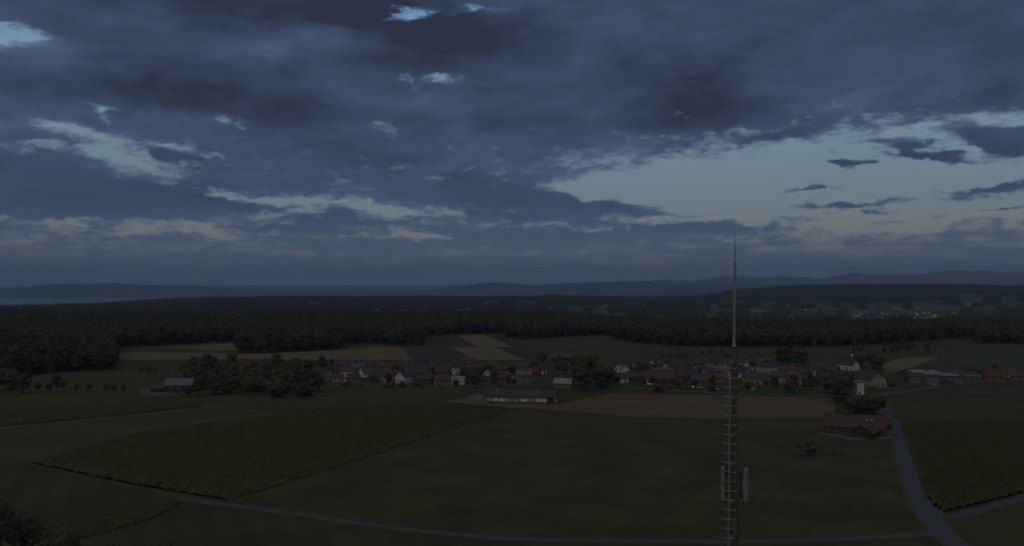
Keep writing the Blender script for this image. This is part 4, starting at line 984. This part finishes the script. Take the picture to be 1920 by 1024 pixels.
# ------------------------------------------------------------------ vehicles
tyre = mat('tyre_rubber', (.02,.02,.02), .1, 2, .9); rim_m = mat('wheel_rim', (.4,.4,.42), .1, 2, .4, metal=.5); head_m = mat('headlight_glass', (.6,.6,.6), .05, 2, .2)
def car(px, py, col, label, yaw, van=False):
    p = P(px, py); e = empty('van' if van else 'car', (p.x, p.y + 1, 0), R(yaw) - math.atan2(p.x, p.y), label, 'van' if van else 'car')
    pm = mat('paint_' + label.split()[0] + str(len(label)), col, .05, 2, .35, spec=.5)
    L = 4.8 if van else 4.3; W = 1.8
    pr = [(-L/2,.35),(L/2,.35),(L/2,.8),(L/2-.15,.95),(L*.27,1.02),(L*.12,1.0),(-L*.42,1.02),(-L/2,.9)] if not van else [(-L/2,.35),(L/2,.35),(L/2,.9),(L/2-.7,1.2),(L*.24,1.25),(-L/2,1.25)]
    def loft(prf, w0, w1, name, m):
        t = MB(); n = len(prf); z0 = min(q[1] for q in prf); z1 = max(q[1] for q in prf)
        for s in (-1, 1):
            for x, z in prf: t.v.append((x, s * (w0 + (w1 - w0) * (z - z0) / (z1 - z0)) / 2, z))
        for k in range(n): t.f.append([k, (k + 1) % n, n + (k + 1) % n, n + k]); t.m.append(0)
        t.f.append(list(range(n))); t.m.append(0); t.f.append(list(range(n, 2 * n))); t.m.append(0)
        return t.obj(name, m, e)
    loft(pr, W, W * .95, 'body', pm)
    zc = 1.9 if van else 1.45
    cab = [(L*.22,1.0),(L*.06,zc-.06),(-L*.3,zc-.06),(-L*.43,1.0)] if not van else [(L*.3,1.22),(L*.16,zc-.06),(-L*.49,zc-.06),(-L*.5,1.22)]
    loft(cab, W * .93, W * .78, 'side_window', glass)
    t = MB(); t.box((-L * .12 if not van else -L * .16, 0, zc - .04), (L * .36 if not van else L * .66, W * .8, .08)); t.obj('roof', pm, e)
    for x in (-L * .31, L * .31):
        for s in (-1, 1):
            t = MB(); t.tube((x, s * (W / 2 - .2), .33), (x, s * (W / 2 + .01), .33), .33, .33, 14); w = t.obj('wheel', tyre, e)
            t = MB(); t.tube((x, s * (W / 2), .33), (x, s * (W / 2 + .025), .33), .2, .18, 10); r_ = t.obj('rim', rim_m, w)
    for s in (-1, 1): t = MB(); t.box((L / 2, s * .65, .72), (.06, .35, .16)); t.obj('headlight', head_m, e)
    return e
car(1652, 815, (.42,.43,.45), 'white car parked beside the red roofed farmhouse', 60)
car(1289, 732, (.18,.03,.03), 'red car parked at the street left of the lit lamp', 20)
car(1313, 729, (.28,.29,.36), 'silver blue car parked before the grey slate roofed house', 5)
car(1341, 732, (.42,.43,.45), 'white car parked on the street left of the ladder', 8)
car(1414, 733, (.42,.43,.45), 'white van parked on the street right of the mast', 75, True)
car(1641, 729, (.2,.03,.03), 'red car parked before the wide cream gable', 15)
car(1752, 723, (.3,.23,.25), 'pale pink car parked at the striped shed left of the blue container', 0)
# street lamps that are already lit
lampm = bpy.data.materials.new('lit_lamp'); lampm.use_nodes = True; bb = lampm.node_tree.nodes['Principled BSDF']; bb.inputs['Emission Color'].default_value = (1, .95, .8, 1); bb.inputs['Emission Strength'].default_value = .55
for px, py, h, lb in ((1299, 733, 2.2, 'lit lamp on a short post beside the parked red car'), (1597, 697, 11.0, 'tall lit street lamp behind the white house standing apart')):
    p = P(px, py); e = empty('street_lamp', p, 0, lb, 'street lamp'); t = MB(); t.tube((0, 0, 0), (0, 0, h), .09, .06, 8); t.obj('post', MATS['roof_grey'], e)
    t = MB(); t.tube((0, -.25, h), (0, -.25, h + .35), .26, .3, 10); t.obj('lamp_head', lampm, e); t = MB(); t.box((0, -.12, h), (.08, .4, .08)); t.obj('arm', MATS['roof_grey'], e)
# poles
for px, py, h, lb in ((907.5, 755, 6.5, 'pale wooden pole at the left end of the long cream barn'), (353, 693, 5, 'slanting white pole beside the small brown house behind the copse'), (1158, 690, 7, 'thin grey pole behind the grove')):
    p = P(px, py); e = empty('utility_pole', p, 0, lb, 'pole'); t = MB(); t.tube((0, 0, 0), (.5 if px < 400 else 0, 0, h), .16, .1, 8); t.obj('post', white_metal if px < 400 else MATS['wall_tan'], e); t = MB(); t.box((-.5 if px > 800 else 0, 0, h - .4), (1.6, .12, .14)); t.obj('crossarm', MATS['wall_stone'], e)
for k, px in enumerate((1762.5, 1766)):
    p = P(px, 965); e = empty('marker_post', p, 0, ('left' if k == 0 else 'right') + ' one of two pale marker posts at the lane junction', 'post'); t = MB(); t.tube((0, 0, 0), (0, 0, 1.0 + .35 * k), .07, .06, 8, 0); t.obj('post', white_metal, e); t = MB(); t.tube((0, 0, .72), (0, 0, .86), .08, .08, 8); t.obj('reflector_band', mat('black_band', (.03,.03,.03), .1, 2, .6), e)
# white bales on the pastures
t = MB(); t.tube((-.55, 0, .55), (.55, 0, .55), .55, .55, 14); t.tube((.55, 0, .55), (.6, 0, .55), .5, .4, 14); BALE = t.mesh('bale', mat('bale_film', (.30,.30,.28), .06, 2, .5))
for px, py, lb in ((241,700,'white bale on the pasture left of the three dark trees'), (320,697,'nearer white bale on the pasture right of the three dark trees'), (324,692,'farther white bale on the pasture right of the three dark trees'), (556,732,'white bale beside the bend of the lane below the copse'), (537,734,'dull pale bale at the copse edge near the lane bend')):
    p = P(px, py); tag(child('bale', BALE, None, p, random.uniform(0, 3)), lb, 'bale')
for px, py in ((855,680),(862,681),(868,676),(875,674),(852,677),(878,681),(772,678),(808,677),(848,682),(870,682)):
    p = P(px, py); tag(child('bale', BALE, None, p, random.uniform(0, 3)), 'white bale on the grass between the stubble and the village roofs', 'bale', 'white bales behind the village')

# ------------------------------------------------------------------ mast
D = 28.0
def mp_(px, py): return Vector((X(px, D), D, H - (py - HY) * D / F))
olive = mat('mast_paint', (.12,.115,.07), .2, 3, .7); tanm = mat('weathered_tube', (.34,.285,.215), .2, 3, .6); galv = mat('galvanised_steel', (.29,.28,.30), .15, 4, .5, metal=.3); panel_m = mat('antenna_shell', (.23,.23,.25), .08, 3, .5); dark_m = mat('dark_bracket', (.10,.075,.06), .2, 4, .7)
base = mp_(1378, 1024); e = empty('antenna_mast', (base.x, base.y, 0), 0, 'tall slim steel antenna mast with side ladder and two panel antennas', 'mast')
O = Vector((base.x, base.y, 0))
def mtube(name, a, b, r0, r1, m, n=16, parent=None): t = MB(); t.tube(a - O, b - O, r0, r1, n); return t.obj(name, m, parent or e)
top_big = mp_(1376.5, 653)
t = MB(); t.tube((0, 0, 0), (0, 0, 30), .34, .2, 20); t.tube((0, 0, 30), mp_(1379, 1024) - O + Vector((0, 0, -1)), .2, .1, 20); t.obj('lower_pole', olive, e)
mtube('pole', mp_(1379, 1024) + Vector((0, 0, -1)), top_big, .1, .092, olive)
mtube('flange', top_big, top_big + Vector((0, 0, .05)), .12, .12, dark_m)
mtube('collar', top_big + Vector((0, 0, .05)), top_big + Vector((0, 0, .2)), .075, .045, tanm)
ut = mp_(1378, 495)
mtube('upper_pole', top_big + Vector((0, 0, .2)), ut, .043, .036, tanm)
mtube('rod_socket', ut, ut + Vector((0, 0, .07)), .05, .042, tanm)
mtube('whip_antenna', ut + Vector((0, 0, .07)), mp_(1378.5, 438), .017, .01, tanm, 10)
t = MB(); t.box(tuple(mp_(1374.5, 555) - O), (.09, .03, .03)); t.obj('clip', galv, e)
t = MB(); t.box((0, 0, .3), (2.4, 2.4, .6)); t.obj('footing', MATS['wall_stone'], e)
# ladder: a single rail with rungs to both sides
lad = MB(); r0 = mp_(1361.6, 1024) + Vector((0, -.25, 0)); r1 = mp_(1365.8, 674) + Vector((0, -.25, 0)); rb = r0 + (r0 - r1) * 1.2
lad.tube(r1 - O, rb - O, .024, .024, 8); lad_o = lad.obj('ladder', galv, e)
ry = R(-24); dv = Vector((math.cos(ry), math.sin(ry), 0))
rg = MB(); rg.tube((-.2, 0, 0), (.2, 0, 0), .0145, .0145, 8); rg.tube((-.2, 0, 0), (-.2, 0, .045), .0145, .0145, 6); rg.tube((.2, 0, 0), (.2, 0, .045), .0145, .0145, 6); RUNG = rg.mesh('rung', galv)
z = r1.z - .26; k = 0
while z > rb.z:
    f_ = (r1.z - z) / (r1.z - r0.z); c = r1 + (r0 - r1) * f_; child('rung', RUNG, lad_o, c - O, ry); z -= .295
for py in (678, 746, 816, 869, 938, 1006):
    f_ = (py - 674) / 350; a = r1 + (r0 - r1) * f_; q = mp_(1377.5, py); br = MB(); br.tube(a - O, q - O, .028, .028, 6); br.box(tuple(a * .55 + q * .45 - O), (.11, .08, .11)); br.obj('stand_off', galv, lad_o)
# panel antennas
def panel(pxc, py, yaw, label=None):
    c = mp_(pxc, py); root = MB(); w, d, h = .27, .13, 1.06
    prf = [(-w/2, 0), (-w/2, d*.6), (-w/2+.04, d), (w/2-.04, d), (w/2, d*.6), (w/2, 0)]
    n = len(prf); t = MB()
    for zz_, s in ((-h/2, .82), (-h/2+.03, 1), (h/2-.03, 1), (h/2, .82)):
        for x, y in prf: t.v.append((x * s, (y - .06) * s, zz_))
    for r_ in range(3):
        for k in range(n): t.f.append([r_*n+k, r_*n+(k+1)%n, (r_+1)*n+(k+1)%n, (r_+1)*n+k]); t.m.append(1 if k == n - 1 else 0)
    t.f.append(list(range(n))); t.m.append(0); t.f.append(list(range(3*n, 4*n))); t.m.append(0)
    o = t.obj('antenna_panel', [panel_m, dark_m], e); o.location = c - O; o.rotation_euler = (0, 0, R(yaw))
    b = MB()
    for zz_ in (-.36, .36): b.box((0, -.12, zz_), (.1, .16, .06))
    b.tube((0, -.17, -.42), (0, -.17, .42), .025, .025, 8); b.obj('back_bracket', dark_m, o)
    cb = MB()
    for s in (-.05, .05): cb.tube((s, -.06, -h/2), (s, -.1, -h/2 - .1), .016, .016, 6)
    cb.obj('cable_plug', dark_m, o)
    for zz_ in (-.3, .3): t = MB(); q = Vector((X(1378, D), D, c.z + zz_)); t.tube(c + Vector((0, 0, zz_)) - O, q - O, .022, .022, 6); t.obj('arm', dark_m, e)
    return o
panel(1399, 909, -118)
panel(1356, 907, 72)
mtube('cable', mp_(1381.5, 1024) + Vector((0, -.1, -.8)), mp_(1381, 880) + Vector((0, -.1, 0)), .014, .014, dark_m, 6)
t = MB(); t.box(tuple(mp_(1384.5, 985) + Vector((0, -.04, 0)) - O), (.06, .06, .6)); t.obj('junction_box', dark_m, e)

# ------------------------------------------------------------------ every repeat gets a label of its own: its place in its group, left to right
ONES = ['', 'first', 'second', 'third', 'fourth', 'fifth', 'sixth', 'seventh', 'eighth', 'ninth', 'tenth', 'eleventh', 'twelfth', 'thirteenth', 'fourteenth', 'fifteenth', 'sixteenth', 'seventeenth', 'eighteenth', 'nineteenth']
TENS = {2: ('twenty', 'twentieth'), 3: ('thirty', 'thirtieth'), 4: ('forty', 'fortieth'), 5: ('fifty', 'fiftieth'), 6: ('sixty', 'sixtieth')}
def ordinal(n):
    if n < 20: return ONES[n]
    return TENS[n // 10][1] if n % 10 == 0 else TENS[n // 10][0] + '-' + ONES[n % 10]
byg = {}
for o in scene.objects:
    if o.parent is None and o.get('group'): byg.setdefault(o['group'], []).append(o)
for gname, obs in byg.items():
    obs.sort(key=lambda o: o.location.x / o.location.y)
    for i, o in enumerate(obs):
        cat = o.get('category', 'thing'); look = ''
        if cat in ('tree', 'shrub'):
            cr_ = [c for c in o.children if c.name.startswith('crown')][0]
            look = 'brownish ' if cr_.data.materials[0] == leaf_mats[2] else ('conical ' if cr_.data.materials[0] == leaf_mats[1] else 'green ')
        else: look = 'pale '
        place = 'leftmost' if i == 0 else ('rightmost' if i == len(obs) - 1 else ordinal(i + 1) + ' from left')
        o['label'] = look + cat + ', ' + place + ' of the ' + gname
